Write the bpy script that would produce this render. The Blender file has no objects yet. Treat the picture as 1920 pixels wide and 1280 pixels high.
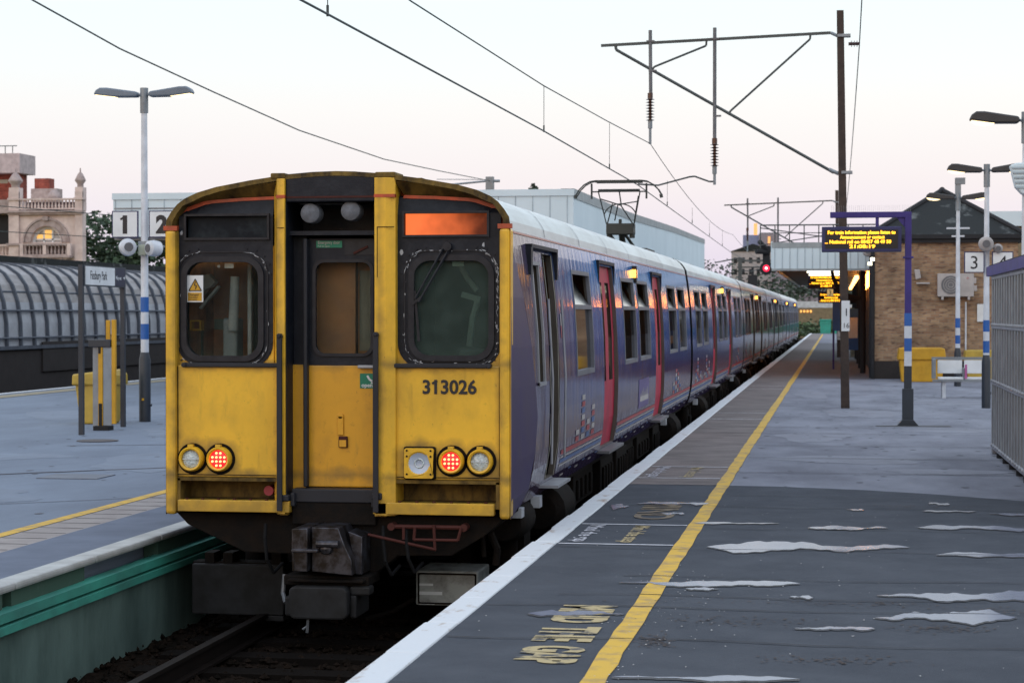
import bpy, math, random
from mathutils import Vector, Matrix
random.seed(7)
S = bpy.context.scene
COL = S.collection
R = math.radians
# ------------------------------------------------------------------ camera
cd = bpy.data.cameras.new("camera"); cam = bpy.data.objects.new("camera", cd); COL.objects.link(cam)
S.camera = cam
cam.location = (0, 0, 2.475)
cam.rotation_euler = (R(90 - 0.7991), 0, R(9.1041))
cd.sensor_width = 36; cd.lens = 3800 / 1920 * 36
cd.clip_start = .1; cd.clip_end = 6000
cd.dof.use_dof = True; cd.dof.focus_distance = 16.3; cd.dof.aperture_fstop = 6.3
S.view_settings.view_transform = 'Standard'; S.view_settings.look = 'None'
S.view_settings.exposure = .12; S.view_settings.gamma = 1
# ------------------------------------------------------------------ world: clear dusk sky, sun just set behind the camera
W = bpy.data.worlds.new("World"); S.world = W; W.use_nodes = True
nt = W.node_tree; nt.nodes.clear(); N = nt.nodes.new; L = nt.links.new
out = N('ShaderNodeOutputWorld'); bg = N('ShaderNodeBackground'); tc = N('ShaderNodeTexCoord')
sep = N('ShaderNodeSeparateXYZ'); L(tc.outputs['Generated'], sep.inputs[0])
def wramp(stops):
    r = N('ShaderNodeValToRGB'); r.color_ramp.interpolation = 'LINEAR'
    e = r.color_ramp.elements
    while len(e) < len(stops): e.new(.5)
    for i, (p, c) in enumerate(stops): e[i].position = p; e[i].color = (*c, 1)
    L(sep.outputs['Z'], r.inputs[0]); return r
anti = wramp([(0, (.66, .62, .79)), (.035, (.76, .72, .84)), (.065, (.83, .79, .84)), (.10, (.87, .865, .885)),
              (.145, (.83, .935, .985)), (.3, (.95, 1.06, 1.16)), (1, (.92, 1.06, 1.32))])
glow = wramp([(0, (.95, .30, .10)), (.045, (1.15, .36, .10)), (.07, (1.25, .80, .45)), (.12, (1.4, 1.2, 1.0)),
              (.25, (1.45, 1.45, 1.42)), (.6, (1.2, 1.34, 1.5)), (1, (.92, 1.06, 1.32))])
dp = N('ShaderNodeVectorMath'); dp.operation = 'DOT_PRODUCT'; L(tc.outputs['Generated'], dp.inputs[0])
SD = Vector((-.45, -.89, .03)).normalized(); dp.inputs[1].default_value = SD
mr = N('ShaderNodeMapRange'); mr.inputs['From Min'].default_value = -.1; mr.inputs['From Max'].default_value = .9
mr.interpolation_type = 'SMOOTHSTEP'; L(dp.outputs['Value'], mr.inputs['Value'])
mx = N('ShaderNodeMix'); mx.data_type = 'RGBA'; L(mr.outputs[0], mx.inputs[0]); L(anti.outputs[0], mx.inputs[6]); L(glow.outputs[0], mx.inputs[7])
sky = N('ShaderNodeTexSky'); sky.sky_type = 'NISHITA'; sky.sun_disc = False
sky.sun_elevation = R(1.5); sky.sun_rotation = math.atan2(SD.x, SD.y)
sk = N('ShaderNodeVectorMath'); sk.operation = 'SCALE'; sk.inputs['Scale'].default_value = .05; L(sky.outputs[0], sk.inputs[0])
ad = N('ShaderNodeMix'); ad.data_type = 'RGBA'; ad.blend_type = 'ADD'; ad.inputs[0].default_value = 1
L(mx.outputs[2], ad.inputs[6]); L(sk.outputs[0], ad.inputs[7])
L(ad.outputs[2], bg.inputs[0]); bg.inputs[1].default_value = .96; L(bg.outputs[0], out.inputs[0])
sl = bpy.data.lights.new("sun", 'SUN'); sl.energy = .12; sl.angle = R(25); sl.color = (1, .72, .5)
so = bpy.data.objects.new("sun", sl); COL.objects.link(so)
so.rotation_euler = Vector((-SD.x, -SD.y, -.16)).to_track_quat('-Z', 'Y').to_euler()

# ------------------------------------------------------------------ materials
def mat(name, c, rough=.6, metal=0., var=.18, scale=3., stretch=(1, 1, 1), c2=None, amt=None, bump=0., bscale=40., emit=None, es=1., spec=.5, coat=0., detail=6., lo=.35, hi=.65):
    m = bpy.data.materials.new(name); m.use_nodes = True
    t = m.node_tree; b = t.nodes['Principled BSDF']; n = t.nodes.new; l = t.links.new
    b.inputs['Roughness'].default_value = rough; b.inputs['Metallic'].default_value = metal
    b.inputs['Specular IOR Level'].default_value = spec; b.inputs['Coat Weight'].default_value = coat
    b.inputs['Base Color'].default_value = (*c, 1)
    tcn = n('ShaderNodeTexCoord'); mp = n('ShaderNodeMapping'); mp.inputs['Scale'].default_value = stretch
    l(tcn.outputs['Object'], mp.inputs[0])
    if c2 is None: c2 = tuple(x * (1 - var * 1.6) for x in c)
    no = n('ShaderNodeTexNoise'); no.inputs['Scale'].default_value = scale; no.inputs['Detail'].default_value = detail
    no.inputs['Roughness'].default_value = .62
    l(mp.outputs[0], no.inputs['Vector'])
    rp = n('ShaderNodeMapRange'); rp.inputs['From Min'].default_value = lo; rp.inputs['From Max'].default_value = hi
    rp.inputs['To Max'].default_value = 1 if amt is None else amt
    l(no.outputs[0], rp.inputs[0])
    mi = n('ShaderNodeMix'); mi.data_type = 'RGBA'; mi.inputs[6].default_value = (*c, 1); mi.inputs[7].default_value = (*c2, 1)
    l(rp.outputs[0], mi.inputs[0]); l(mi.outputs[2], b.inputs['Base Color'])
    if bump:
        nb = n('ShaderNodeTexNoise'); nb.inputs['Scale'].default_value = bscale; nb.inputs['Detail'].default_value = 4
        l(mp.outputs[0], nb.inputs['Vector'])
        bp = n('ShaderNodeBump'); bp.inputs['Strength'].default_value = min(1, bump); bp.inputs['Distance'].default_value = .02
        l(nb.outputs[0], bp.inputs['Height']); l(bp.outputs[0], b.inputs['Normal'])
    if emit:
        b.inputs['Emission Color'].default_value = (*emit, 1); b.inputs['Emission Strength'].default_value = es
    return m
def glass(name, tint=(.8, .85, .85), refl=.10, tr=.8, dirt=(.2, .2, .2), rough=.04, dmin=.03):
    m = bpy.data.materials.new(name); m.use_nodes = True; t = m.node_tree; t.nodes.clear(); n = t.nodes.new; l = t.links.new
    o = n('ShaderNodeOutputMaterial'); a = n('ShaderNodeBsdfTransparent'); a.inputs[0].default_value = (*[x * tr for x in tint], 1)
    d = n('ShaderNodeBsdfDiffuse'); d.inputs[0].default_value = (*dirt, 1)
    nz = n('ShaderNodeTexNoise'); nz.inputs['Scale'].default_value = 5; nz.inputs['Detail'].default_value = 5
    tcn = n('ShaderNodeTexCoord'); l(tcn.outputs['Object'], nz.inputs['Vector'])
    r0 = n('ShaderNodeMapRange'); r0.inputs['From Min'].default_value = .4; r0.inputs['From Max'].default_value = .75; r0.inputs['To Min'].default_value = dmin; r0.inputs['To Max'].default_value = dmin + .12
    l(nz.outputs[0], r0.inputs[0])
    m1 = n('ShaderNodeMixShader'); l(r0.outputs[0], m1.inputs[0]); l(a.outputs[0], m1.inputs[1]); l(d.outputs[0], m1.inputs[2])
    g = n('ShaderNodeBsdfGlossy'); g.inputs['Roughness'].default_value = rough
    f = n('ShaderNodeFresnel'); f.inputs[0].default_value = 1.5
    ad = n('ShaderNodeMath'); ad.operation = 'MULTIPLY_ADD'; ad.inputs[1].default_value = 1.; ad.inputs[2].default_value = refl; ad.use_clamp = True
    l(f.outputs[0], ad.inputs[0])
    m2 = n('ShaderNodeMixShader'); l(ad.outputs[0], m2.inputs[0]); l(m1.outputs[0], m2.inputs[1]); l(g.outputs[0], m2.inputs[2])
    l(m2.outputs[0], o.inputs[0]); return m
def brick(name, c1, c2, mortar, bw=.225, bh=.075, axis='x', patches=None):
    m = mat(name, c1, rough=.9)
    t = m.node_tree; b = t.nodes['Principled BSDF']; n = t.nodes.new; l = t.links.new
    tcn = n('ShaderNodeTexCoord'); s = n('ShaderNodeSeparateXYZ'); c = n('ShaderNodeCombineXYZ'); l(tcn.outputs['Object'], s.inputs[0])
    add = n('ShaderNodeMath'); add.operation = 'ADD'; l(s.outputs['X'], add.inputs[0]); l(s.outputs['Y'], add.inputs[1])
    l(add.outputs[0], c.inputs[0]); l(s.outputs['Z'], c.inputs[1])
    br = n('ShaderNodeTexBrick'); br.inputs['Scale'].default_value = 1; br.inputs['Brick Width'].default_value = bw; br.inputs['Row Height'].default_value = bh
    br.inputs['Mortar Size'].default_value = .006; br.inputs['Color1'].default_value = (*c1, 1); br.inputs['Color2'].default_value = (*c2, 1); br.inputs['Mortar'].default_value = (*mortar, 1)
    l(c.outputs[0], br.inputs['Vector'])
    no = n('ShaderNodeTexNoise'); no.inputs['Scale'].default_value = 1.6; no.inputs['Detail'].default_value = 8; l(tcn.outputs['Object'], no.inputs['Vector'])
    rp = n('ShaderNodeMapRange'); rp.inputs['From Min'].default_value = .3; rp.inputs['From Max'].default_value = .7; rp.inputs['To Min'].default_value = .55; rp.inputs['To Max'].default_value = 1.3
    l(no.outputs[0], rp.inputs[0])
    # per-brick colour jitter
    wn = n('ShaderNodeTexNoise'); wn.inputs['Scale'].default_value = 1; wn.inputs['Detail'].default_value = 1
    ms = n('ShaderNodeMapping'); ms.inputs['Scale'].default_value = (5.0, 15., 1); l(c.outputs[0], ms.inputs[0]); l(ms.outputs[0], wn.inputs['Vector'])
    r2 = n('ShaderNodeMapRange'); r2.inputs['From Min'].default_value = .55; r2.inputs['From Max'].default_value = .75; l(wn.outputs[0], r2.inputs[0])
    mr_ = n('ShaderNodeMix'); mr_.data_type = 'RGBA'; l(r2.outputs[0], mr_.inputs[0]); l(br.outputs[0], mr_.inputs[6]); mr_.inputs[7].default_value = (*(patches or (c2[0] * .5, c2[1] * .4, c2[2] * .4)), 1)
    ml = n('ShaderNodeVectorMath'); ml.operation = 'SCALE'; l(mr_.outputs[2], ml.inputs[0]); l(rp.outputs[0], ml.inputs['Scale'])
    l(ml.outputs[0], b.inputs['Base Color'])
    bp = n('ShaderNodeBump'); bp.inputs['Strength'].default_value = .4; bp.inputs['Distance'].default_value = .01; bp.invert = True
    l(br.outputs['Fac'], bp.inputs['Height']); l(bp.outputs[0], b.inputs['Normal'])
    return m
def emis(name, c, s): return mat(name, tuple(x * .5 for x in c), emit=c, es=s, rough=.4)

M = {}
def train_yellow(name, c, dirt):
    m = mat(name, c, rough=.45, c2=dirt, scale=1.6, stretch=(1.6, 1.6, .9), lo=.48, hi=1.0, bump=.06, bscale=5, coat=.1)
    t = m.node_tree; b = t.nodes['Principled BSDF']; n = t.nodes.new; l = t.links.new
    src = b.inputs['Base Color'].links[0].from_socket
    tcn = n('ShaderNodeTexCoord')
    def layer(src, sc, st, lo, hi, col, mx_=1.):
        mp = n('ShaderNodeMapping'); mp.inputs['Scale'].default_value = st; l(tcn.outputs['Object'], mp.inputs[0])
        no = n('ShaderNodeTexNoise'); no.inputs['Scale'].default_value = sc; no.inputs['Detail'].default_value = 7; no.inputs['Roughness'].default_value = .65; l(mp.outputs[0], no.inputs['Vector'])
        r = n('ShaderNodeMapRange'); r.inputs['From Min'].default_value = lo; r.inputs['From Max'].default_value = hi; r.inputs['To Max'].default_value = mx_; l(no.outputs[0], r.inputs[0])
        k = n('ShaderNodeMix'); k.data_type = 'RGBA'; l(r.outputs[0], k.inputs[0]); l(src, k.inputs[6]); k.inputs[7].default_value = (*col, 1); return k.outputs[2], r.outputs[0]
    src, _ = layer(src, 1.3, (1, 1, 1), .45, .8, tuple(x * .62 for x in c), .6)     # broad fading
    src, _ = layer(src, 38, (1, 1, .6), .64, .74, dirt, .8)              # specks
    src, _ = layer(src, 5, (2.2, 2.2, .4), .60, .85, (.12, .085, .02), .5)
    src, _ = layer(src, 16, (1, 1, 1), .60, .72, tuple(x * .55 for x in c), .45)
    src, _ = layer(src, 90, (1, 1, 1), .70, .76, (.06, .04, .015), .7)  # run-down streaks
    # grime collects along the lower edge
    s = n('ShaderNodeSeparateXYZ'); l(tcn.outputs['Object'], s.inputs[0])
    mpn = n('ShaderNodeTexNoise'); mpn.inputs['Scale'].default_value = 7; mpn.inputs['Detail'].default_value = 6; l(tcn.outputs['Object'], mpn.inputs['Vector'])
    a = n('ShaderNodeMath'); a.operation = 'MULTIPLY_ADD'; l(mpn.outputs[0], a.inputs[0]); a.inputs[1].default_value = .75; l(s.outputs['Z'], a.inputs[2])
    r = n('ShaderNodeMapRange'); r.inputs['From Min'].default_value = 1.62; r.inputs['From Max'].default_value = 1.22; r.inputs['To Max'].default_value = .6; l(a.outputs[0], r.inputs[0])
    k = n('ShaderNodeMix'); k.data_type = 'RGBA'; l(r.outputs[0], k.inputs[0]); l(src, k.inputs[6]); k.inputs[7].default_value = (.16, .105, .03, 1)
    src = k.outputs[2]
    def mth(op, a_, b_=None, c_=None):
        q = n('ShaderNodeMath'); q.operation = op
        for i_, v in enumerate((a_, b_, c_)):
            if v is None: continue
            if isinstance(v, (int, float)): q.inputs[i_].default_value = v
            else: l(v, q.inputs[i_])
        return q.outputs[0]
    # grime worked into the seams round lamps, posts and panel edges
    wob_ = mth('MULTIPLY_ADD', mpn.outputs[0], .16, -.08)
    best = None
    for lx, lz, rad in ((-1.186, 1.31, .105), (-.957, 1.31, .105), (.931, 1.314, .105), (1.16, 1.314, .105), (.675, 1.298, .14)):
        dx = mth('SUBTRACT', s.outputs['X'], lx); dz = mth('SUBTRACT', s.outputs['Z'], lz)
        d = mth('SUBTRACT', mth('SQRT', mth('ADD', mth('MULTIPLY', dx, dx), mth('MULTIPLY', dz, dz))), rad)
        best = d if best is None else mth('MINIMUM', best, d)
    for xe in (-1.31, -.47, .36, 1.31): best = mth('MINIMUM', best, mth('ADD', mth('ABSOLUTE', mth('SUBTRACT', s.outputs['X'], xe)), .03))
    for ze in (1.18, 2.07): best = mth('MINIMUM', best, mth('ADD', mth('ABSOLUTE', mth('SUBTRACT', s.outputs['Z'], ze)), .015))
    gr = n('ShaderNodeMapRange'); gr.inputs['From Min'].default_value = .085; gr.inputs['From Max'].default_value = -.02; gr.inputs['To Max'].default_value = .85; l(mth('ADD', best, wob_), gr.inputs[0])
    k2 = n('ShaderNodeMix'); k2.data_type = 'RGBA'; l(gr.outputs[0], k2.inputs[0]); l(src, k2.inputs[6]); k2.inputs[7].default_value = (.13, .085, .025, 1)
    l(k2.outputs[2], b.inputs['Base Color'])
    return m
M['yel'] = train_yellow('worn_yellow_paint', (.80, .455, .026), (.26, .15, .025))
M['yelc'] = mat('bezel_yellow', (.70, .40, .02), .4, c2=(.35, .21, .03), scale=9, lo=.5, hi=.8)
M['yel2'] = train_yellow('warm_yellow_door_paint', (.68, .33, .014), (.24, .11, .02))
M['brow'] = mat('dirty_shaded_yellow_paint', (.20, .125, .028), .7, spec=.2, c2=(.035, .024, .012), scale=4, stretch=(2, 1, 1))  # dirty yellow, with the shade under the brow darkened into the colour
M['orange'] = mat('orange_line_paint', (.55, .075, .02), .5, c2=(.25, .05, .02), scale=6)
M['paleor'] = mat('faded_orange_line', (.55, .24, .18), .5)
M['black'] = mat('weathered_black_paint', (.008, .010, .017), .5, spec=.25, c2=(.022, .025, .034), scale=9, lo=.45, hi=.8, bump=.1, bscale=30)
M['blackm'] = mat('matt_black', (.008, .008, .009), .8)
M['rub'] = mat('black_rubber_seal', (.007, .008, .014), .45, spec=.3, c2=(.018, .02, .027), scale=12)
M['chip'] = mat('bare_chipped_metal', (.42, .44, .48), .6)
M['gbar'] = mat('grey_black_handrail', (.02, .022, .03), .5, spec=.3)
M['purp'] = mat('dark_purple_paint', (.028, .016, .08), .45, spec=.3, c2=(.04, .026, .07), scale=3, bump=.05)
M['roof'] = mat('pale_roof_paint', (.62, .68, .69), .3, c2=(.44, .47, .47), scale=2.0, stretch=(1, .35, 1), bump=.1, bscale=5)
M['red'] = mat('red_door_paint', (.52, .008, .05), .45, c2=(.34, .008, .04), scale=3, spec=.2)
M['alu'] = mat('aluminium', (.34, .35, .38), .5, .4)
M['wframe'] = mat('dull_window_frame', (.15, .155, .18), .5, spec=.3)
M['alud'] = mat('dull_steel', (.16, .165, .18), .5, .5)
M['under'] = mat('underframe_grime', (.008, .0075, .0075), .9, spec=.1, c2=(.014, .010, .008), scale=8, bump=.3, bscale=30)
M['undg'] = mat('grey_underframe_box', (.022, .022, .024), .7, spec=.25, c2=(.012, .011, .011), scale=6)
M['undl'] = mat('pale_equipment_case', (.34, .36, .35), .55, c2=(.07, .06, .05), scale=7, lo=.4, hi=.8)
M['steel'] = mat('polished_coupler_steel', (.07, .07, .085), .35, .6, c2=(.018, .014, .012), scale=9, lo=.4, hi=.6)
M['rust'] = mat('red_brown_rod', (.07, .02, .016), .7, spec=.2)
M['cabin'] = mat('cab_interior_brown', (.55, .22, .10), .8, c2=(.09, .045, .03), scale=3)
M['cabgrey'] = mat('cab_grey_fitting', (.62, .66, .70), .6)
M['cabdark'] = mat('cab_dark', (.03, .035, .03), .8, c2=(.07, .10, .08), scale=2)
M['tan'] = mat('tan_bulkhead', (.55, .30, .15), .8, c2=(.45, .24, .12), scale=2)
M['cream'] = mat('cream_panel', (.40, .38, .31), .6)
M['pole'] = mat('yellow_grab_pole', (.75, .50, .10), .4)
M['seat'] = mat('purple_moquette', (.06, .045, .12), .95)
M['gl_w'] = glass('windscreen_glass', (.92, .95, .93), .0, .95, (.10, .12, .115))
M['gl_r'] = glass('misted_windscreen_glass', (.8, .9, .85), .0, .85, (.15, .21, .19), dmin=.16)
M['gl_s'] = glass('saloon_window_glass', (.60, .50, .40), -.28, .38, (.05, .038, .028), .05)
M['gl_h'] = glass('hopper_window_glass', (.75, .75, .72), .25, .6, (.5, .5, .46), .15)
M['lensw'] = mat('clear_lamp_lens', (.62, .70, .72), .35, c2=(.36, .42, .44), scale=40, bump=.8, bscale=60, coat=.5)
M['lensr'] = emis('red_lamp_lens', (1, .018, .03), 1.1)
M['ledr'] = emis('red_led', (1, .30, .10), 5.)
M['refl'] = mat('headlight_reflector', (.50, .58, .72), .25, .0, var=.25, coat=.5)
M['horn'] = mat('dusty_horn_cover', (.16, .17, .20), .8, c2=(.10, .105, .12), scale=20)
M['green'] = mat('green_label', (.0, .21, .12), .5)
M['white'] = mat('white_paint', (.72, .74, .76), .5, c2=(.6, .62, .63), scale=2)
M['txtblk'] = mat('black_lettering', (.012, .012, .018), .5)
M['blindo'] = mat('destination_painted_reflection', (.06, .012, .008), .4, spec=.15)
def painted_sunset_reflection():  # sunset sky reflected in the glass, painted as an orange emission gradient
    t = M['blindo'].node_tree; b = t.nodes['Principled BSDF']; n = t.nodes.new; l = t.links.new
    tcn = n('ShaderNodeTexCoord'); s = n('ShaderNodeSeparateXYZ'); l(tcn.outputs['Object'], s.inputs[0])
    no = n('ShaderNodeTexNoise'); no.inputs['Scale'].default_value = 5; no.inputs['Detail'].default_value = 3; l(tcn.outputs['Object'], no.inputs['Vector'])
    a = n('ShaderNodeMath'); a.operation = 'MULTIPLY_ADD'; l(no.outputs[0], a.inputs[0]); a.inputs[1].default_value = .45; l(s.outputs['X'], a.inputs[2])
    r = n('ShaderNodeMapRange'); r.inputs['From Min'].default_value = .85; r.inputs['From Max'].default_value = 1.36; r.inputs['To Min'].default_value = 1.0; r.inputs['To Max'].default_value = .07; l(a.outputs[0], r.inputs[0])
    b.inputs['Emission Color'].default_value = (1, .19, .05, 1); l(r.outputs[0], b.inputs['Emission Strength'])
painted_sunset_reflection()
M['blind'] = mat('blank_destination_blind', (.010, .013, .018), .5, spec=.1, c2=(.035, .045, .052), scale=6, lo=.5, hi=.8)
M['amber'] = emis('amber_lamp', (1, .42, .05), 5.)
M['decr'] = mat('red_vinyl', (.42, .03, .04), .4); M['decw'] = mat('cream_vinyl', (.5, .47, .45), .4); M['decb'] = mat('blue_vinyl', (.05, .13, .34), .4)
M['asph'] = mat('dark_asphalt', (.046, .053, .067), .88, c2=(.066, .074, .09), scale=2.2, detail=10, bump=.5, bscale=220, spec=.3)
M['asphl'] = mat('pale_worn_asphalt', (.23, .24, .28), .85, c2=(.14, .145, .175), scale=1.0, stretch=(1.1, .45, 1), detail=9, bump=.4, bscale=160, spec=.3)
M['asph2'] = mat('grey_platform_asphalt', (.165, .20, .255), .8, c2=(.12, .145, .19), scale=.8, detail=9, stretch=(1.1, .45, 1), bump=.3, bscale=120, spec=.35)
M['tact'] = mat('brown_paving_strip', (.19, .158, .148), .85, c2=(.10, .082, .076), scale=2.5, stretch=(.7, 1.4, 1), bump=.3, bscale=90)
M['cope'] = mat('white_edge_paint', (.60, .62, .64), .6, c2=(.30, .19, .11), scale=4.5, lo=.58, hi=.74, stretch=(1.6, .7, 1), detail=10, bump=.2, bscale=30)
M['concr'] = mat('stained_concrete', (.12, .11, .10), .9, c2=(.07, .06, .05), scale=3)
M['yline'] = mat('yellow_line_paint', (.62, .375, .035), .75, c2=(.30, .20, .09), scale=6, lo=.46, hi=.68, detail=10, bump=.2, bscale=90)
M['wline'] = mat('white_line_paint', (.62, .62, .66), .7, c2=(.3, .3, .32), scale=14, lo=.45, hi=.75)
M['fadey'] = mat('faded_yellow_lettering', (.42, .33, .17), .85, c2=(.06, .062, .07), scale=9, lo=.50, hi=.62, detail=9)
M['fadew'] = mat('faded_white_lettering', (.48, .48, .52), .85, c2=(.09, .09, .10), scale=16, lo=.50, hi=.66)
M['seam'] = mat('dark_seam', (.018, .017, .019), .9)
M['ballast'] = mat('brown_ballast', (.017, .011, .008), .95, spec=.05, c2=(.005, .004, .003), scale=9, bump=1, bscale=25)
M['rail'] = mat('rusty_rail', (.010, .007, .006), .7, spec=.12)
M['teal'] = mat('teal_girder_paint', (.05, .33, .25), .6, c2=(.04, .17, .14), scale=3, stretch=(1, .4, 1))
M['tealw'] = mat('green_stained_wall', (.125, .185, .165), .9, spec=.15, c2=(.065, .10, .09), scale=2, stretch=(1, 1, .4), bump=.2)
M['galv'] = mat('galvanised_steel', (.25, .28, .31), .45, .35)
M['wpole'] = mat('white_pole_paint', (.66, .70, .76), .35)
M['bpole'] = mat('blue_band_paint', (.02, .12, .42), .4)
M['slate'] = mat('dark_slate_paint', (.025, .033, .045), .45)
M['navy'] = mat('navy_purple_paint', (.048, .034, .19), .5, spec=.3)
M['boxnavy'] = mat('navy_case', (.02, .022, .10), .5)
M['lamphead'] = mat('dark_lantern_housing', (.035, .033, .035), .5)
M['lampgrey'] = mat('grey_lantern_housing', (.16, .20, .25), .5)
M['lampon'] = emis('warm_lamp_glow', (1, .76, .42), 2.2)
M['mast'] = mat('brown_rusty_steel', (.055, .036, .028), .8, c2=(.03, .02, .016), scale=8)
M['tube'] = mat('grey_green_tube', (.075, .085, .085), .55, .3)
M['wire'] = mat('copper_wire', (.06, .075, .075), .5, .3)
M['ins'] = mat('brown_porcelain', (.06, .02, .015), .2)
M['panto'] = mat('pantograph_frame', (.03, .034, .030), .6)
M['brick'] = brick('stock_brick', (.37, .245, .145), (.24, .135, .08), (.24, .20, .155), patches=(.11, .06, .045))
M['brickr'] = brick('red_brick', (.34, .075, .05), (.25, .055, .04), (.16, .07, .05))
M['slater'] = mat('roof_slate', (.024, .027, .028), .9, spec=.2, c2=(.12, .13, .13), scale=1.6, lo=.58, hi=.68, bump=.3, bscale=12)
M['stone'] = mat('weathered_stone', (.70, .58, .54), .85, c2=(.50, .40, .37), scale=1.3, bump=.2, bscale=8)
M['stoned'] = mat('dark_weathered_stone', (.44, .36, .34), .85, c2=(.28, .22, .21))
M['clad'] = mat('pale_blue_cladding', (.62, .72, .77), .6, c2=(.56, .66, .71), scale=.6)
M['cladt'] = mat('grey_cladding_trim', (.34, .37, .38), .6)
M['cladrib'] = mat('cladding_seam', (.42, .50, .55), .6)
M['ybin'] = mat('yellow_plastic', (.62, .33, .012), .45)
M['ybin2'] = mat('dull_yellow_plastic', (.50, .34, .05), .5)
M['navyw'] = mat('dark_way_out_panel', (.02, .02, .05), .5)
M['brownw'] = mat('brown_parapet', (.030, .024, .024), .85)
M['rib'] = mat('grey_rib_steel', (.10, .115, .145), .7, spec=.3)
M['sheet'] = mat('translucent_panel', (.36, .345, .35), .7, c2=(.24, .225, .22), scale=1.2, stretch=(1, 1, 4))
M['sheet2'] = mat('lower_white_panel', (.46, .48, .52), .7, c2=(.33, .34, .37), scale=1.2)
M['ledscr'] = mat('dark_led_screen', (.012, .008, .006), .5)
M['ledo'] = emis('orange_led_text', (1, .42, .02), 3.2)
M['sigred'] = emis('red_signal_lamp', (1, .015, .06), 1.6); M['sigc'] = emis('signal_core', (1, .7, .6), 6.)
M['teal2'] = mat('teal_bin_plastic', (.02, .30, .22), .5)
M['kiosk'] = mat('beige_kiosk', (.17, .15, .11), .7)
M['dark'] = mat('dark_recess', (.015, .015, .018), .8)
M['grn'] = mat('scrub', (.035, .07, .025), .9, c2=(.09, .13, .04), scale=.4)
M['fencew'] = mat('white_parapet', (.55, .57, .60), .7)
M['ochre'] = mat('ochre_wall', (.22, .17, .10), .8)
M['twr1'] = mat('blue_grey_tower', (.22, .25, .42), .6); M['twr2'] = mat('cream_tower', (.42, .38, .38), .7); M['twr3'] = mat('pink_grey_block', (.30, .26, .30), .8)
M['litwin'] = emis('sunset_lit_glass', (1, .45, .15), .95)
M['winlit'] = emis('warm_lit_pane', (1, .55, .14), .75)
M['panew'] = mat('pale_reflecting_pane', (.35, .42, .48), .15)
M['puddle'] = mat('water_painted_sky', (.17, .185, .25), .2, spec=.2, var=.08, scale=6); M['damp'] = mat('damp_asphalt', (.030, .034, .044), .6, c2=(.045, .04, .04))  # puddle base colour carries the pale reflected sky
M['strip'] = emis('sodium_strip', (1, .27, .04), 20.); M['strip2'] = emis('warm_tube', (1, .50, .15), 5.)
M['stripw'] = emis('white_tube', (1, .95, .7), 3.)
M['acw'] = mat('off_white_metal', (.42, .39, .38), .6); M['acd'] = mat('grey_fan_grille', (.14, .14, .15), .6)
M['pink'] = mat('pink_ribbon', (.5, .12, .32), .7)
M['ribm'] = mat('shelter_ribbed_steel', (.045, .047, .055), .6, .1); M['ribl'] = mat('shelter_tube', (.32, .34, .36), .4, .3)

def side_paint():
    m = mat('blue_violet_livery', (.05, .05, .12), .11, coat=.0, spec=.24)
    t = m.node_tree; b = t.nodes['Principled BSDF']; n = t.nodes.new; l = t.links.new
    tcn = n('ShaderNodeTexCoord'); s = n('ShaderNodeSeparateXYZ'); l(tcn.outputs['Object'], s.inputs[0])
    mp = n('ShaderNodeMapping'); mp.inputs['Scale'].default_value = (1, 2.2, .35); l(tcn.outputs['Object'], mp.inputs[0])
    no = n('ShaderNodeTexNoise'); no.inputs['Scale'].default_value = 1.5; no.inputs['Detail'].default_value = 5; l(mp.outputs[0], no.inputs['Vector'])
    a = n('ShaderNodeMath'); a.operation = 'MULTIPLY_ADD'; l(no.outputs[0], a.inputs[0]); a.inputs[1].default_value = .9; l(s.outputs['Z'], a.inputs[2])
    r = n('ShaderNodeMapRange'); r.inputs['From Min'].default_value = 1.25; r.inputs['From Max'].default_value = 3.35; l(a.outputs[0], r.inputs[0])
    c = n('ShaderNodeValToRGB'); e = c.color_ramp.elements
    e[0].position = 0; e[0].color = (.070, .052, .115, 1); e[1].position = 1; e[1].color = (.045, .21, .54, 1)
    k = e.new(.35); k.color = (.036, .024, .105, 1); k = e.new(.62); k.color = (.028, .085, .33, 1)
    l(r.outputs[0], c.inputs[0])
    # near the cab the paint is greyer
    ry = n('ShaderNodeMapRange'); ry.inputs['From Min'].default_value = 1.; ry.inputs['From Max'].default_value = 5.5; l(s.outputs['Y'], ry.inputs[0])
    mi = n('ShaderNodeMix'); mi.data_type = 'RGBA'; mi.inputs[6].default_value = (.085, .06, .10, 1); l(c.outputs[0], mi.inputs[7]); l(ry.outputs[0], mi.inputs[0])
    l(mi.outputs[2], b.inputs['Base Color'])
    nb = n('ShaderNodeTexNoise'); nb.inputs['Scale'].default_value = 1.0; nb.inputs['Detail'].default_value = 3
    mq = n('ShaderNodeMapping'); mq.inputs['Scale'].default_value = (1, 7., .35); l(tcn.outputs['Object'], mq.inputs[0]); l(mq.outputs[0], nb.inputs['Vector'])
    bp = n('ShaderNodeBump'); bp.inputs['Strength'].default_value = .5; bp.inputs['Distance'].default_value = .014; l(nb.outputs[0], bp.inputs['Height']); l(bp.outputs[0], b.inputs['Normal'])
    return m
M['side'] = side_paint()

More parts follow.
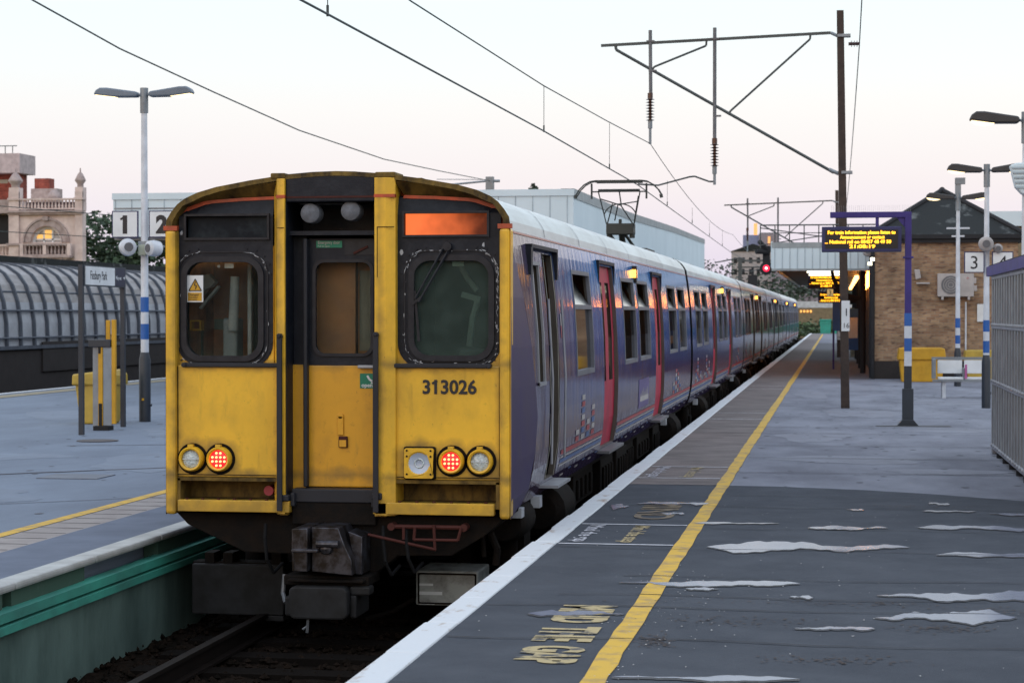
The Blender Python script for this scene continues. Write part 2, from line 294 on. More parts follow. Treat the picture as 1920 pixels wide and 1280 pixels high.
# ------------------------------------------------------------------ mesh builder
class MB:
    def __init__(s): s.v = []; s.f = []; s.mi = []
    def add(s, vs, fs, mi=0):
        o = len(s.v); s.v += [tuple(v) for v in vs]; s.f += [tuple(i + o for i in f) for f in fs]; s.mi += [mi] * len(fs); return s
    def box(s, x0, x1, y0, y1, z0, z1, mi=0, m=None):
        vs = [(x, y, z) for x in (x0, x1) for y in (y0, y1) for z in (z0, z1)]
        if m: vs = [m @ Vector(v) for v in vs]
        return s.add(vs, [(0, 1, 3, 2), (4, 6, 7, 5), (0, 4, 5, 1), (2, 3, 7, 6), (0, 2, 6, 4), (1, 5, 7, 3)], mi)
    def cyl(s, a, b, r, r2=None, n=12, mi=0, caps=True):
        a = Vector(a); b = Vector(b); r2 = r if r2 is None else r2; d = (b - a).normalized()
        q = d.to_track_quat('Z', 'Y'); vs = []
        for p, rr in ((a, r), (b, r2)):
            for i in range(n):
                t = 2 * math.pi * i / n; vs.append(p + q @ Vector((rr * math.cos(t), rr * math.sin(t), 0)))
        fs = [(i, (i + 1) % n, n + (i + 1) % n, n + i) for i in range(n)]
        if caps: fs += [tuple(range(n - 1, -1, -1)), tuple(range(n, 2 * n))]
        return s.add(vs, fs, mi)
    def tube(s, pts, r, n=8, mi=0):
        for a, b in zip(pts, pts[1:]):
            if (Vector(a) - Vector(b)).length > 1e-5: s.cyl(a, b, r, n=n, mi=mi)
        return s
    def bar(s, a, b, w, h, mi=0):
        a = Vector(a); b = Vector(b); d = b - a; ln = d.length
        q = d.normalized().to_track_quat('Y', 'Z').to_matrix().to_4x4(); m = Matrix.Translation(a) @ q
        return s.box(-w / 2, w / 2, 0, ln, -h / 2, h / 2, mi, m)
    def prism(s, poly, y0, y1, ax='y', mi=0):
        # poly in (x,z) for ax y ; (y,z) for ax x ; (x,y) for ax z
        def P(p, t): return (p[0], t, p[1]) if ax == 'y' else ((t, p[0], p[1]) if ax == 'x' else (p[0], p[1], t))
        n = len(poly); vs = [P(p, y0) for p in poly] + [P(p, y1) for p in poly]
        fs = [tuple(range(n)), tuple(range(2 * n - 1, n - 1, -1))] + [(i, n + i, n + (i + 1) % n, (i + 1) % n) for i in range(n)]
        return s.add(vs, fs, mi)
    def ring(s, inn, outr, y0, y1, mi=0):
        n = len(inn); V = lambda p, y: (p[0], y, p[1])
        vs = [V(p, y0) for p in inn] + [V(p, y0) for p in outr] + [V(p, y1) for p in inn] + [V(p, y1) for p in outr]
        fs = []
        for i in range(n):
            j = (i + 1) % n
            fs += [(i, j, n + j, n + i), (2 * n + i, 3 * n + i, 3 * n + j, 2 * n + j), (i, 2 * n + i, 2 * n + j, j), (n + i, n + j, 3 * n + j, 3 * n + i)]
        return s.add(vs, fs, mi)
    def quad(s, a, b, c, d, mi=0): return s.add([a, b, c, d], [(0, 1, 2, 3)], mi)
    def lathe(s, prof, c=(0, 0, 0), ax='z', n=20, mi=0):
        vs = []; fs = []; k = len(prof)
        for i in range(n):
            t = 2 * math.pi * i / n; co, si = math.cos(t), math.sin(t)
            for r, h in prof:
                if ax == 'z': vs.append((c[0] + r * co, c[1] + r * si, c[2] + h))
                elif ax == 'y': vs.append((c[0] + r * co, c[1] + h, c[2] + r * si))
                else: vs.append((c[0] + h, c[1] + r * co, c[2] + r * si))
        for i in range(n):
            j = (i + 1) % n
            for q in range(k - 1): fs.append((i * k + q, j * k + q, j * k + q + 1, i * k + q + 1))
        return s.add(vs, fs, mi)
    def build(s, name, mats, parent=None, bev=0, smooth=False, label=None):
        if not isinstance(mats, (list, tuple)): mats = [mats]
        me = bpy.data.meshes.new(name); me.from_pydata(s.v, [], s.f)
        for m in mats: me.materials.append(m)
        for p, i in zip(me.polygons, s.mi): p.material_index = i
        import bmesh
        bm = bmesh.new(); bm.from_mesh(me); bmesh.ops.recalc_face_normals(bm, faces=bm.faces); bm.to_mesh(me); bm.free()
        me.update()
        o = bpy.data.objects.new(name, me); COL.objects.link(o); o.parent = parent
        if smooth:
            for p in me.polygons: p.use_smooth = True
            me.set_sharp_from_angle(angle=R(smooth if smooth is not True else 35))
        if bev:
            b = o.modifiers.new('bevel', 'BEVEL'); b.width = bev; b.segments = 2; b.limit_method = 'ANGLE'; b.angle_limit = R(40)
        if label: o['label'] = label
        return o
def tag(o, label=None, cat=None, group=None, kind=None):
    if label: o['label'] = label
    if cat: o['category'] = cat
    if group: o['group'] = group
    if kind: o['kind'] = kind
    return o
def thing(name, loc, label, cat, group=None, rz=0):
    o = bpy.data.objects.new(name, None); COL.objects.link(o); o.location = loc; o.rotation_euler = (0, 0, rz); o.empty_display_size = .2
    return tag(o, label, cat, group)
def dup(o, loc=None, label=None, parent=None):
    c = o.copy(); COL.objects.link(c)
    if loc: c.location = loc
    if label: c['label'] = label
    if parent: c.parent = parent
    for ch in list(o.children): dup(ch, parent=c)
    return c
def text(s, name, mat_, parent, org, right, up, size, ext=.002, bold=0., align='LEFT', sx=1.):
    cu = bpy.data.curves.new(name, 'FONT'); cu.body = s; cu.size = size; cu.extrude = ext; cu.offset = bold; cu.align_x = align
    cu.resolution_u = 3
    t = bpy.data.objects.new(name, cu); COL.objects.link(t)
    bpy.context.view_layer.update()
    me = bpy.data.meshes.new_from_object(t.evaluated_get(bpy.context.evaluated_depsgraph_get()))
    bpy.data.objects.remove(t); bpy.data.curves.remove(cu)
    r = Vector(right).normalized(); u = Vector(up).normalized(); w = r.cross(u)
    mt = Matrix((r * sx, u, w)).transposed().to_4x4(); mt.translation = Vector(org)
    me.transform(mt); me.materials.clear(); me.materials.append(mat_)
    o = bpy.data.objects.new(name, me); COL.objects.link(o); o.parent = parent
    return o
def rr(x0, x1, z0, z1, r, n=6, rb=None):
    rb = r if rb is None else rb; pts = []
    for cx, cz, a0, q in ((x1 - r, z1 - r, 0, r), (x0 + r, z1 - r, 90, r), (x0 + rb, z0 + rb, 180, rb), (x1 - rb, z0 + rb, 270, rb)):
        for i in range(n + 1):
            a = R(a0 + 90 * i / n); pts.append((cx + q * math.cos(a), cz + q * math.sin(a)))
    return pts

# ================================================================== SETTING
PZ, LZ, EX, LX = .725, .645, -2.28, -5.5
g = MB(); g.quad((-3000, -1500, -.32), (3000, -1500, -.32), (3000, 5000, -.32), (-3000, 5000, -.32))
tag(g.build('ground', M['grn']), kind='structure')
g = MB(); nx, ny = 26, 150
for j in range(ny + 1):
    for i in range(nx + 1):
        g.v.append((-5.7 + 3.6 * i / nx, 2 + 24 * j / ny, -.2 + random.uniform(-.025, .025)))
for j in range(ny):
    for i in range(nx):
        a = j * (nx + 1) + i; g.f.append((a, a + 1, a + nx + 2, a + nx + 1)); g.mi.append(0)
g.quad((-5.7, 26, -.2), (-2.1, 26, -.2), (-2.1, 400, -.2), (-5.7, 400, -.2))
g.quad((-24, 0, -.24), (-18.6, 0, -.24), (-18.6, 400, -.24), (-24, 400, -.24))
tag(g.build('track_bed', M['ballast']), kind='structure')
g = MB()
for i in range(2600):
    x = random.uniform(-5.5, -2.35); y = random.uniform(8.5, 17.5); r = random.uniform(.018, .042)
    z = -.195 + r * .4
    vs = [(x + r * random.uniform(.7, 1.2) * a, y + r * random.uniform(.7, 1.2) * b, z + r * random.uniform(.6, 1) * c) for a, b, c in ((1, 0, 0), (-1, 0, 0), (0, 1, 0), (0, -1, 0), (0, 0, 1), (0, 0, -1))]
    g.add(vs, [(0, 2, 4), (2, 1, 4), (1, 3, 4), (3, 0, 4), (2, 0, 5), (1, 2, 5), (3, 1, 5), (0, 3, 5)])
tag(g.build('ballast_stones', M['ballast']), kind='stuff')
XC = -3.912
for sx in (-.75, .75):
    g = MB(); x = XC + sx
    g.box(x - .035, x + .035, 3, 300, -.03, 0); g.box(x - .009, x + .009, 3, 300, -.14, -.03); g.box(x - .07, x + .07, 3, 300, -.16, -.14)
    tag(g.build('rail', M['rail']), kind='structure')
g = MB()
for k in range(34): y = 8 + k * .7; g.box(XC - 1.25, XC + 1.25, y, y + .25, -.22, -.162)
tag(g.build('sleepers', mat('oily_sleeper', (.009, .007, .006), .95, spec=.05)), kind='structure')

# right platform (3)
def sheet(name, poly, z, m, th=0, parent=None, kind='structure'):
    g = MB(); g.add([(x, y, z) for x, y in poly], [tuple(range(len(poly)))])
    o = g.build(name, m, parent)
    if kind: tag(o, kind=kind)
    return o
g = MB(); g.box(EX + .12, 16, -4, 176, -.3, PZ); pr = tag(g.build('platform', M['asphl']), kind='structure')
g = MB(); y = 2.0
while y < 176:   # coping stones, each a little out of line, with an overhang towards the track
    w = 1.02; dx = random.uniform(-.012, .008); g.box(EX + dx, EX + .185 + dx * .5, y, y + w - .012, PZ - .11, PZ + .012 + random.uniform(0, .003)); y += w
tag(g.build('platform_edge', M['cope'], pr, bev=.012), kind='structure')
g = MB(); g.box(EX + .1, EX + .16, 2, 176, -.3, PZ - .1); tag(g.build('platform_face', M['concr'], pr), kind='structure')
def wob(y, x0, x1, n, a): return [(x0 + (x1 - x0) * i / n, y(x0 + (x1 - x0) * i / n) + random.uniform(-a, a)) for i in range(n + 1)]
bnd = lambda x: 20.62 if x < -.9 else (20.62 - .11 * (x + .9) - .16 * (x + .9) ** 2 * .9)
far = wob(bnd, 6, EX + .185, 60, .02)
sheet('asphalt_resurfacing', [(EX + .185, 3), (8, 3)] + far, PZ + .004, M['asph'], parent=pr)
sheet('paving_strip', [(EX + .185, 20.66), (-1.12, 20.66), (-1.12, 172), (EX + .185, 172)], PZ + .004, M['tact'], parent=pr)
# shallow repair patches further down platform
sheet('asphalt_patch', [(-1.05, 55), (1.0, 54.2), (1.0, 120), (-1.05, 120)], PZ + .004, mat('mid_grey_asphalt', (.075, .078, .092), .85), parent=pr)
# yellow line
g = MB(); y = 3.
ys = []
while y < 172: ys.append(y); y += .35 if y < 40 else 3
pts = [(-1.200 + random.uniform(-.008, .008), -1.075 + random.uniform(-.008, .008)) for _ in ys]
for i in range(len(ys) - 1): g.quad((pts[i][0], ys[i], PZ + .009), (pts[i][1], ys[i], PZ + .009), (pts[i + 1][1], ys[i + 1], PZ + .009), (pts[i + 1][0], ys[i + 1], PZ + .009))
tag(g.build('yellow_line', M['yline'], pr), kind='structure')
# white bars of the two 'mind the gap' boxes
g = MB()
for y in (15.19, 16.63, 21.4, 23.0): g.quad((EX + .2, y, PZ + .009), (-1.21, y, PZ + .009), (-1.21, y + .045, PZ + .009), (EX + .2, y + .045, PZ + .009))
for y in (33.5, 35.6, 47, 49): g.quad((EX + .2, y, PZ + .009), (-1.21, y, PZ + .009), (-1.21, y + .05, PZ + .009), (EX + .2, y + .05, PZ + .009))
tag(g.build('white_lines', M['wline'], pr), kind='structure')
def ptext(s, m, x, y0, length, h, nm, bold=.01):
    o = text(s, nm, m, pr, (0, 0, 0), (0, -1, 0), (1, 0, 0), 1, 0, bold)
    bb = [Vector(c) for c in o.bound_box]; ly = max(b.y for b in bb) - min(b.y for b in bb); lx = max(b.x for b in bb) - min(b.x for b in bb)
    my = max(b.y for b in bb); mn = min(b.x for b in bb)
    o.data.transform(Matrix.Translation((x, y0 + length, PZ + .0095)) @ Matrix.Diagonal((h / lx, length / ly, 1, 1)) @ Matrix.Translation((-mn, -my, 0)))
    tag(o, kind='structure'); return o
ptext('MIND  THE  GAP', M['fadey'], -1.61, 9.97, 2.03, .33, 'painted_words', .05)
ptext('Mind the gap', M['fadew'], -2.04, 15.34, 1.22, .17, 'painted_words', .02)
ptext('Mind the step', M['fadey'], -1.67, 15.34, 1.22, .17, 'painted_words', .02)
ptext('Mind the gap', M['fadew'], -2.04, 21.55, 1.4, .19, 'painted_words')
ptext('Mind the step', M['fadey'], -1.66, 21.55, 1.4, .19, 'painted_words')
# broken letters near edge of the asphalt
ptext('MIND', mat('worn_away_lettering', (.22, .16, .09), .8, c2=(.075, .06, .05), scale=9, lo=.4, hi=.6), -1.72, 17.1, 1.6, .34, 'painted_words', .02)
g = MB()
for y, x0, x1 in ((9.35, EX + .2, 6), (10.75, EX + .2, 2.5), (11.95, EX + .2, 5), (12.45, -1.7, .9), (13.35, -1.4, 6), (14.98, EX + .2, 6), (16.45, -1., 5.5), (18.3, EX + .2, 5), (19.4, -1, 4)):
    n = int((x1 - x0) / .25) + 2; a = [(x0 + (x1 - x0) * i / (n - 1), y + .05 * math.sin(i * .7 + y) + random.uniform(-.012, .012)) for i in range(n)]
    for p, q in zip(a, a[1:]):
        w = random.uniform(.008, .018); g.quad((p[0], p[1], PZ + .0118), (q[0], q[1], PZ + .0118), (q[0], q[1] + w, PZ + .0118), (p[0], p[1] + w, PZ + .0118))
for y in (22.3, 24.6, 26.9, 29.6, 31.2, 34.2, 37, 40.5):
    x0 = -1.05 if y % 2 < 1 else EX + .2
    a = [(x0 + i * .4, y + random.uniform(-.03, .03)) for i in range(18)]
    for p, q in zip(a, a[1:]): g.quad((p[0], p[1], PZ + .0118), (q[0], q[1], PZ + .0118), (q[0], q[1] + .03, PZ + .0118), (p[0], p[1] + .03, PZ + .0118))
tag(g.build('asphalt_seams', M['seam'], pr), kind='structure')
# scraps of grit and dirt on the asphalt
g = MB()
for i in range(300):
    x = random.uniform(-2., 2.4); y = random.uniform(9, 19.5)
    if i < 120: x = random.gauss(-1.0, .18); y = random.uniform(9.5, 13.5)
    r = random.uniform(.002, .0065); g.add([(x + r * math.cos(t), y + r * math.sin(t) * random.uniform(1, 2.4), PZ + .0105) for t in (0, 1.3, 2.5, 3.9, 5.1)], [(0, 1, 2, 3, 4)])
tag(g.build('grit', M['decw']), kind='stuff')
g = MB()
for cx, cy, rx, ry in ((-.55, 11.55, .55, .3), (.6, 11.4, .4, .2), (.1, 12.3, 1.3, .15), (1.0, 12.15, .7, .2), (.0, 10.3, .5, .2), (.8, 18.6, .9, .2), (-.95, 10.75, .12, .3)):
    for k in range(110):
        x = cx + random.gauss(0, rx * .4); y = cy + random.gauss(0, ry * .35); r = random.uniform(.003, .011)
        g.add([(x + r * 1.6 * math.cos(t) * random.uniform(.5, 1), y + r * 1.4 * math.sin(t) * random.uniform(.5, 1), PZ + .0102) for t in (0, 1.2, 2.4, 3.6, 4.8)], [tuple(range(5))])
tag(g.build('dead_leaves', mat('brown_silt', (.06, .036, .026), .9)), kind='stuff')

g = MB(); rnd = random.Random(12)
for i in range(260):
    x, y = rnd.uniform(-1.0, 3.5), rnd.uniform(20.5, 50); r_ = rnd.uniform(.012, .05)
    g.add([(x + r_ * math.cos(q) * rnd.uniform(.7, 1.1), y + r_ * 1.5 * math.sin(q) * rnd.uniform(.7, 1.1), PZ + .003) for q in [k * .785 for k in range(8)]], [tuple(range(8))])
for i in range(200):
    x, y = rnd.uniform(-16, -6.9), rnd.uniform(12, 45); r_ = rnd.uniform(.015, .05)
    g.add([(x + r_ * math.cos(q) * rnd.uniform(.7, 1.1), y + r_ * 1.5 * math.sin(q) * rnd.uniform(.7, 1.1), LZ + .003) for q in [k * .785 for k in range(8)]], [tuple(range(8))])
tag(g.build('gum_spots', mat('trodden_gum', (.10, .105, .125), .9)), kind='stuff')
def blob(cx, cy, rx, ry, z, m_, seed, par):
    rnd = random.Random(seed); n_ = 26; ph = [rnd.uniform(0, 6.3) for _ in range(4)]
    g = MB(); g.add([(cx + rx * (1 + .18 * math.sin(3 * a + ph[0]) + .1 * math.sin(7 * a + ph[1])) * math.cos(a), cy + ry * (1 + .2 * math.sin(2 * a + ph[2]) + .1 * math.sin(9 * a + ph[3])) * math.sin(a), z) for a in [6.2832 * k / n_ for k in range(n_)]], [tuple(range(n_))])
    tag(g.build('stain', m_, par), kind='structure')
M['stn'] = mat('water_stain', (.155, .16, .19), .8, c2=(.20, .21, .25), scale=2.5); M['stn2'] = mat('grey_stain', (.13, .155, .20), .8, c2=(.16, .195, .25), scale=2.5)
for q, (cx, cy, rx, ry) in enumerate(((.2, 24.5, .9, .7), (1.2, 22.8, .7, .35), (-.3, 29, .5, 1.3), (1.6, 31.0, .8, .8), (.4, 36, .7, 1.6), (2.2, 41, .9, 1.5), (-.5, 44, .35, 2), (.9, 48, .8, 1.2))): blob(cx, cy, rx, ry, PZ + .0022, M['stn'], q, pr)
# puddles (x0,x1,y, depth)  standing water on the platform
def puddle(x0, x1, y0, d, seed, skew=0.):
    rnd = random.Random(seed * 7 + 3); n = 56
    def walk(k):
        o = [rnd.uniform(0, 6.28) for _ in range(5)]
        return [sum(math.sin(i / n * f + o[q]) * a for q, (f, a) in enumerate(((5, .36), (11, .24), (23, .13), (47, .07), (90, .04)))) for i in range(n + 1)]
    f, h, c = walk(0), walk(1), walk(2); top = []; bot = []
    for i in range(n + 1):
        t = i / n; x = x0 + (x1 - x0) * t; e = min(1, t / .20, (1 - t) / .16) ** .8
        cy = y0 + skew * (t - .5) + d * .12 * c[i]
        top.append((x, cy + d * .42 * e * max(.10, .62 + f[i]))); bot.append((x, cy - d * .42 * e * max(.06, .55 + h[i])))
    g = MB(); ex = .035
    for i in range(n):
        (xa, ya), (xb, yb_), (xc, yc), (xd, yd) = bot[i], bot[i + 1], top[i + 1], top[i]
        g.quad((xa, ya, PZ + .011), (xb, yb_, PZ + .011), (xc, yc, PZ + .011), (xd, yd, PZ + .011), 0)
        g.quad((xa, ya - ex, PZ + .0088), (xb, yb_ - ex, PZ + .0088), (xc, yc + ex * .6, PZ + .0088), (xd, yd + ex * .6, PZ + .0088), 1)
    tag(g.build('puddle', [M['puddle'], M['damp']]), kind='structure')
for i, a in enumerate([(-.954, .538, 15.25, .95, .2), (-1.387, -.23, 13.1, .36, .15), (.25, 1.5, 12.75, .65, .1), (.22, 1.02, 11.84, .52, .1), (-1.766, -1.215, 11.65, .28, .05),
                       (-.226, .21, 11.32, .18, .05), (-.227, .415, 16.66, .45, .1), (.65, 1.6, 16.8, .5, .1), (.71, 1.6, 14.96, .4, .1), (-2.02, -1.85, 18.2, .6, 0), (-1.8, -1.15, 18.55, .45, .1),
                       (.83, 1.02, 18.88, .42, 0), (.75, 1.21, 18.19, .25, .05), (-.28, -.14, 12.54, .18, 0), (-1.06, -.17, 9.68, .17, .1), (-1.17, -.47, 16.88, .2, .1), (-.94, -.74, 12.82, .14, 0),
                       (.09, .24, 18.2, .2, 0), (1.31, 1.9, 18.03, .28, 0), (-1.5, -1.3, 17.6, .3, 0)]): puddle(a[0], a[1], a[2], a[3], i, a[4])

# left platform (1/2)
g = MB(); g.box(-18.8, LX - .15, 3, 200, -.3, LZ); pl = tag(g.build('platform', M['asph2']), kind='structure')
g = MB(); y = 4.0
while y < 110: g.box(LX - .17, LX + .02, y, y + 1.49, LZ - .045, LZ + .012); y += 1.5
tag(g.build('platform_edge', mat('pale_coping', (.42, .43, .42), .6, c2=(.28, .28, .27), scale=3), pl, bev=.02), kind='structure')
g = MB(); y = 4.0; k = 0
while y < 110:
    if k % 4 != 3: g.box(LX - .14, LX - .02, y, y + 1.35, LZ - .19, LZ - .05)
    y += 1.5; k += 1
tag(g.build('platform_face', mat('dark_green_slab', (.035, .075, .055), .8, c2=(.1, .12, .11), scale=4, lo=.55, hi=.8), pl), kind='structure')
g = MB(); g.box(LX - .05, LX + .07, 3, 120, .425, .49); g.box(LX - .05, LX + .085, 3, 120, .350, .405)
tag(g.build('girder', M['teal'], pl), kind='structure')
g = MB(); g.box(LX - .2, LX + .03, 3, 120, -.3, .352); tag(g.build('platform_wall', M['tealw'], pl), kind='structure')
sheet('paving_strip', [(-6.72, 4), (-6.30, 4), (-6.30, 120), (-6.72, 120)], LZ + .004, mat('light_tactile_paving', (.30, .27, .255), .85, c2=(.24, .21, .2)), parent=pl)
g = MB()
for i in range(90):
    y = 8 + i * .4; g.quad((-6.70, y, LZ + .0055), (-6.32, y, LZ + .0055), (-6.32, y + .02, LZ + .0055), (-6.70, y + .02, LZ + .0055))
tag(g.build('paving_joints', M['seam'], pl), kind='structure')
g = MB(); g.quad((-6.86, 4, LZ + .006), (-6.73, 4, LZ + .006), (-6.73, 120, LZ + .006), (-6.86, 120, LZ + .006))
tag(g.build('yellow_line', M['yline'], pl), kind='structure')
sheet('edge_asphalt', [(-6.30, 4), (LX - .17, 4), (LX - .17, 120), (-6.30, 120)], LZ + .004, mat('blue_grey_asphalt', (.115, .14, .195), .85, c2=(.085, .105, .15), scale=2), parent=pl)
g = MB(); g.quad((-18.8, 4, LZ + .008), (-18.62, 4, LZ + .008), (-18.62, 150, LZ + .008), (-18.8, 150, LZ + .008)); tag(g.build('white_lines', M['cope'], pl), kind='structure')
g = MB(); g.quad((-18.3, 4, LZ + .008), (-17.75, 4, LZ + .008), (-17.75, 150, LZ + .008), (-18.3, 150, LZ + .008)); tag(g.build('paving_strip', mat('tan_strip', (.28, .24, .16), .85), pl), kind='structure')
g = MB()
def curve_seam(pts, w, z):
    for a, b in zip(pts, pts[1:]): g.quad((a[0], a[1], z), (b[0], b[1], z), (b[0], b[1] + w, z), (a[0], a[1] + w, z))
curve_seam([(-11.2 + .3 * i, 20.2 + .25 * i + random.uniform(-.05, .05)) for i in range(16)], .10, LZ + .005)
curve_seam([(-10.5 + .3 * i, 26.6 + .1 * i + random.uniform(-.03, .03)) for i in range(14)], .05, LZ + .005)
curve_seam([(-9 + .3 * i, 17.6 + .22 * i + random.uniform(-.03, .03)) for i in range(9)], .03, LZ + .005)
tag(g.build('asphalt_seams', mat('soft_seam', (.06, .055, .07), .9), pl), kind='structure')
g = MB(); g.prism([(-10.45 + .30 * math.cos(t * .5236) , 27.7 + .30 * math.sin(t * .5236)) for t in range(12)], LZ + .003, LZ + .012, 'z')
tag(g.build('manhole_cover', mat('grey_brown_iron', (.075, .065, .065), .7)), 'round dull brown cover set flush in the grey platform by the name sign', 'manhole cover')

for q, (cx, cy, rx, ry) in enumerate(((-9, 19, 1.2, .9), (-8.2, 24, .8, 1.8), (-11, 24.5, 1.2, .8), (-9.5, 31, 1.1, 2), (-13, 36, 1.5, 2.5))): blob(cx, cy, rx, ry, LZ + .0022, M['stn2'], 30 + q, pl)
g = MB(); g.box(-8.75, -8.05, 21.3, 21.9, LZ + .001, LZ + .008); g.build('access_cover', mat('cover_plate', (.10, .115, .15), .6), pl)
# ================================================================== TRAIN
TR = thing('train', (XC, 15.6, 0), 'six car yellow fronted electric multiple unit train standing at the platform, purple and blue sides', 'train')
PROF = [(.87, 1.30), (1.0, 1.355), (1.15, 1.385), (1.3, 1.40), (1.6, 1.41), (1.88, 1.41), (2.2, 1.40), (2.54, 1.38), (2.88, 1.345), (3.0, 1.33), (3.15, 1.305)]
def hx(z):
    for (a, p), (b, q) in zip(PROF, PROF[1:]):
        if z <= b: return p + (q - p) * max(0, (z - a)) / (b - a)
    return PROF[-1][1]
RF = [(1.0, 3.15), (.992, 3.225), (.965, 3.285), (.93, 3.345), (.885, 3.39), (.81, 3.437), (.70, 3.48), (.5, 3.53), (.285, 3.572), (.12, 3.59), (0, 3.595)]
def arch(h): r = [(h * a, z) for a, z in RF]; return r + [(-x, z) for x, z in r[-2::-1]]
def yb(z):   # where the cab's tapered flank meets the straight body side
    pts = [(.87, 1.15), (1.0, 1.25), (1.6, 1.4), (2.2, 1.12), (2.6, .85), (3.15, .38)]
    for (a, p), (b, q) in zip(pts, pts[1:]):
        if z <= b: return p + (q - p) * max(0, (z - a)) / (b - a)
    return .38
def side(mb, sg, y0f, y1, ops, depth=.06):
    # ops: (ya, yb, za, zb)
    zs = sorted(set([p[0] for p in PROF] + [o[2] for o in ops] + [o[3] for o in ops]))
    ybr = sorted(set([b for o in ops for b in (o[0], o[1])] + [y1]))
    for z0, z1 in zip(zs, zs[1:]):
        zc = (z0 + z1) / 2
        ya, yb_ = y0f(z0), y0f(z1); prev = None
        cuts = [b for b in ybr if b > max(ya, yb_) + .01]
        left = (ya, yb_)
        for c in cuts:
            mid = (max(left) + c) / 2
            inside = any(o[0] < mid < o[1] and o[2] < zc < o[3] for o in ops)
            if not inside:
                mb.quad((sg * hx(z0), left[0], z0), (sg * hx(z0), c, z0), (sg * hx(z1), c, z1), (sg * hx(z1), left[1], z1))
            left = (c, c)
    for a, b, za, zb in ops:
        zz = [z for z in zs if za <= z <= zb]
        for z0, z1 in zip(zz, zz[1:]):
            for y in (a, b): mb.quad((sg * hx(z0), y, z0), (sg * hx(z1), y, z1), (sg * (hx(z1) - depth), y, z1), (sg * (hx(z0) - depth), y, z0), 1)
        for z in (za, zb): mb.quad((sg * hx(z), a, z), (sg * hx(z), b, z), (sg * (hx(z) - depth), b, z), (sg * (hx(z) - depth), a, z), 1)
def surf_quad(mb, sg, y0, y1, z0, z1, off=.003, mi=0):
    zz = [z0] + [p[0] for p in PROF if z0 < p[0] < z1] + [z1]
    for a, b in zip(zz, zz[1:]): mb.quad((sg * (hx(a) + off), y0, a), (sg * (hx(a) + off), y1, a), (sg * (hx(b) + off), y1, b), (sg * (hx(b) + off), y0, b), mi)
M['reveal'] = mat('brown_door_reveal', (.10, .085, .07), .6)
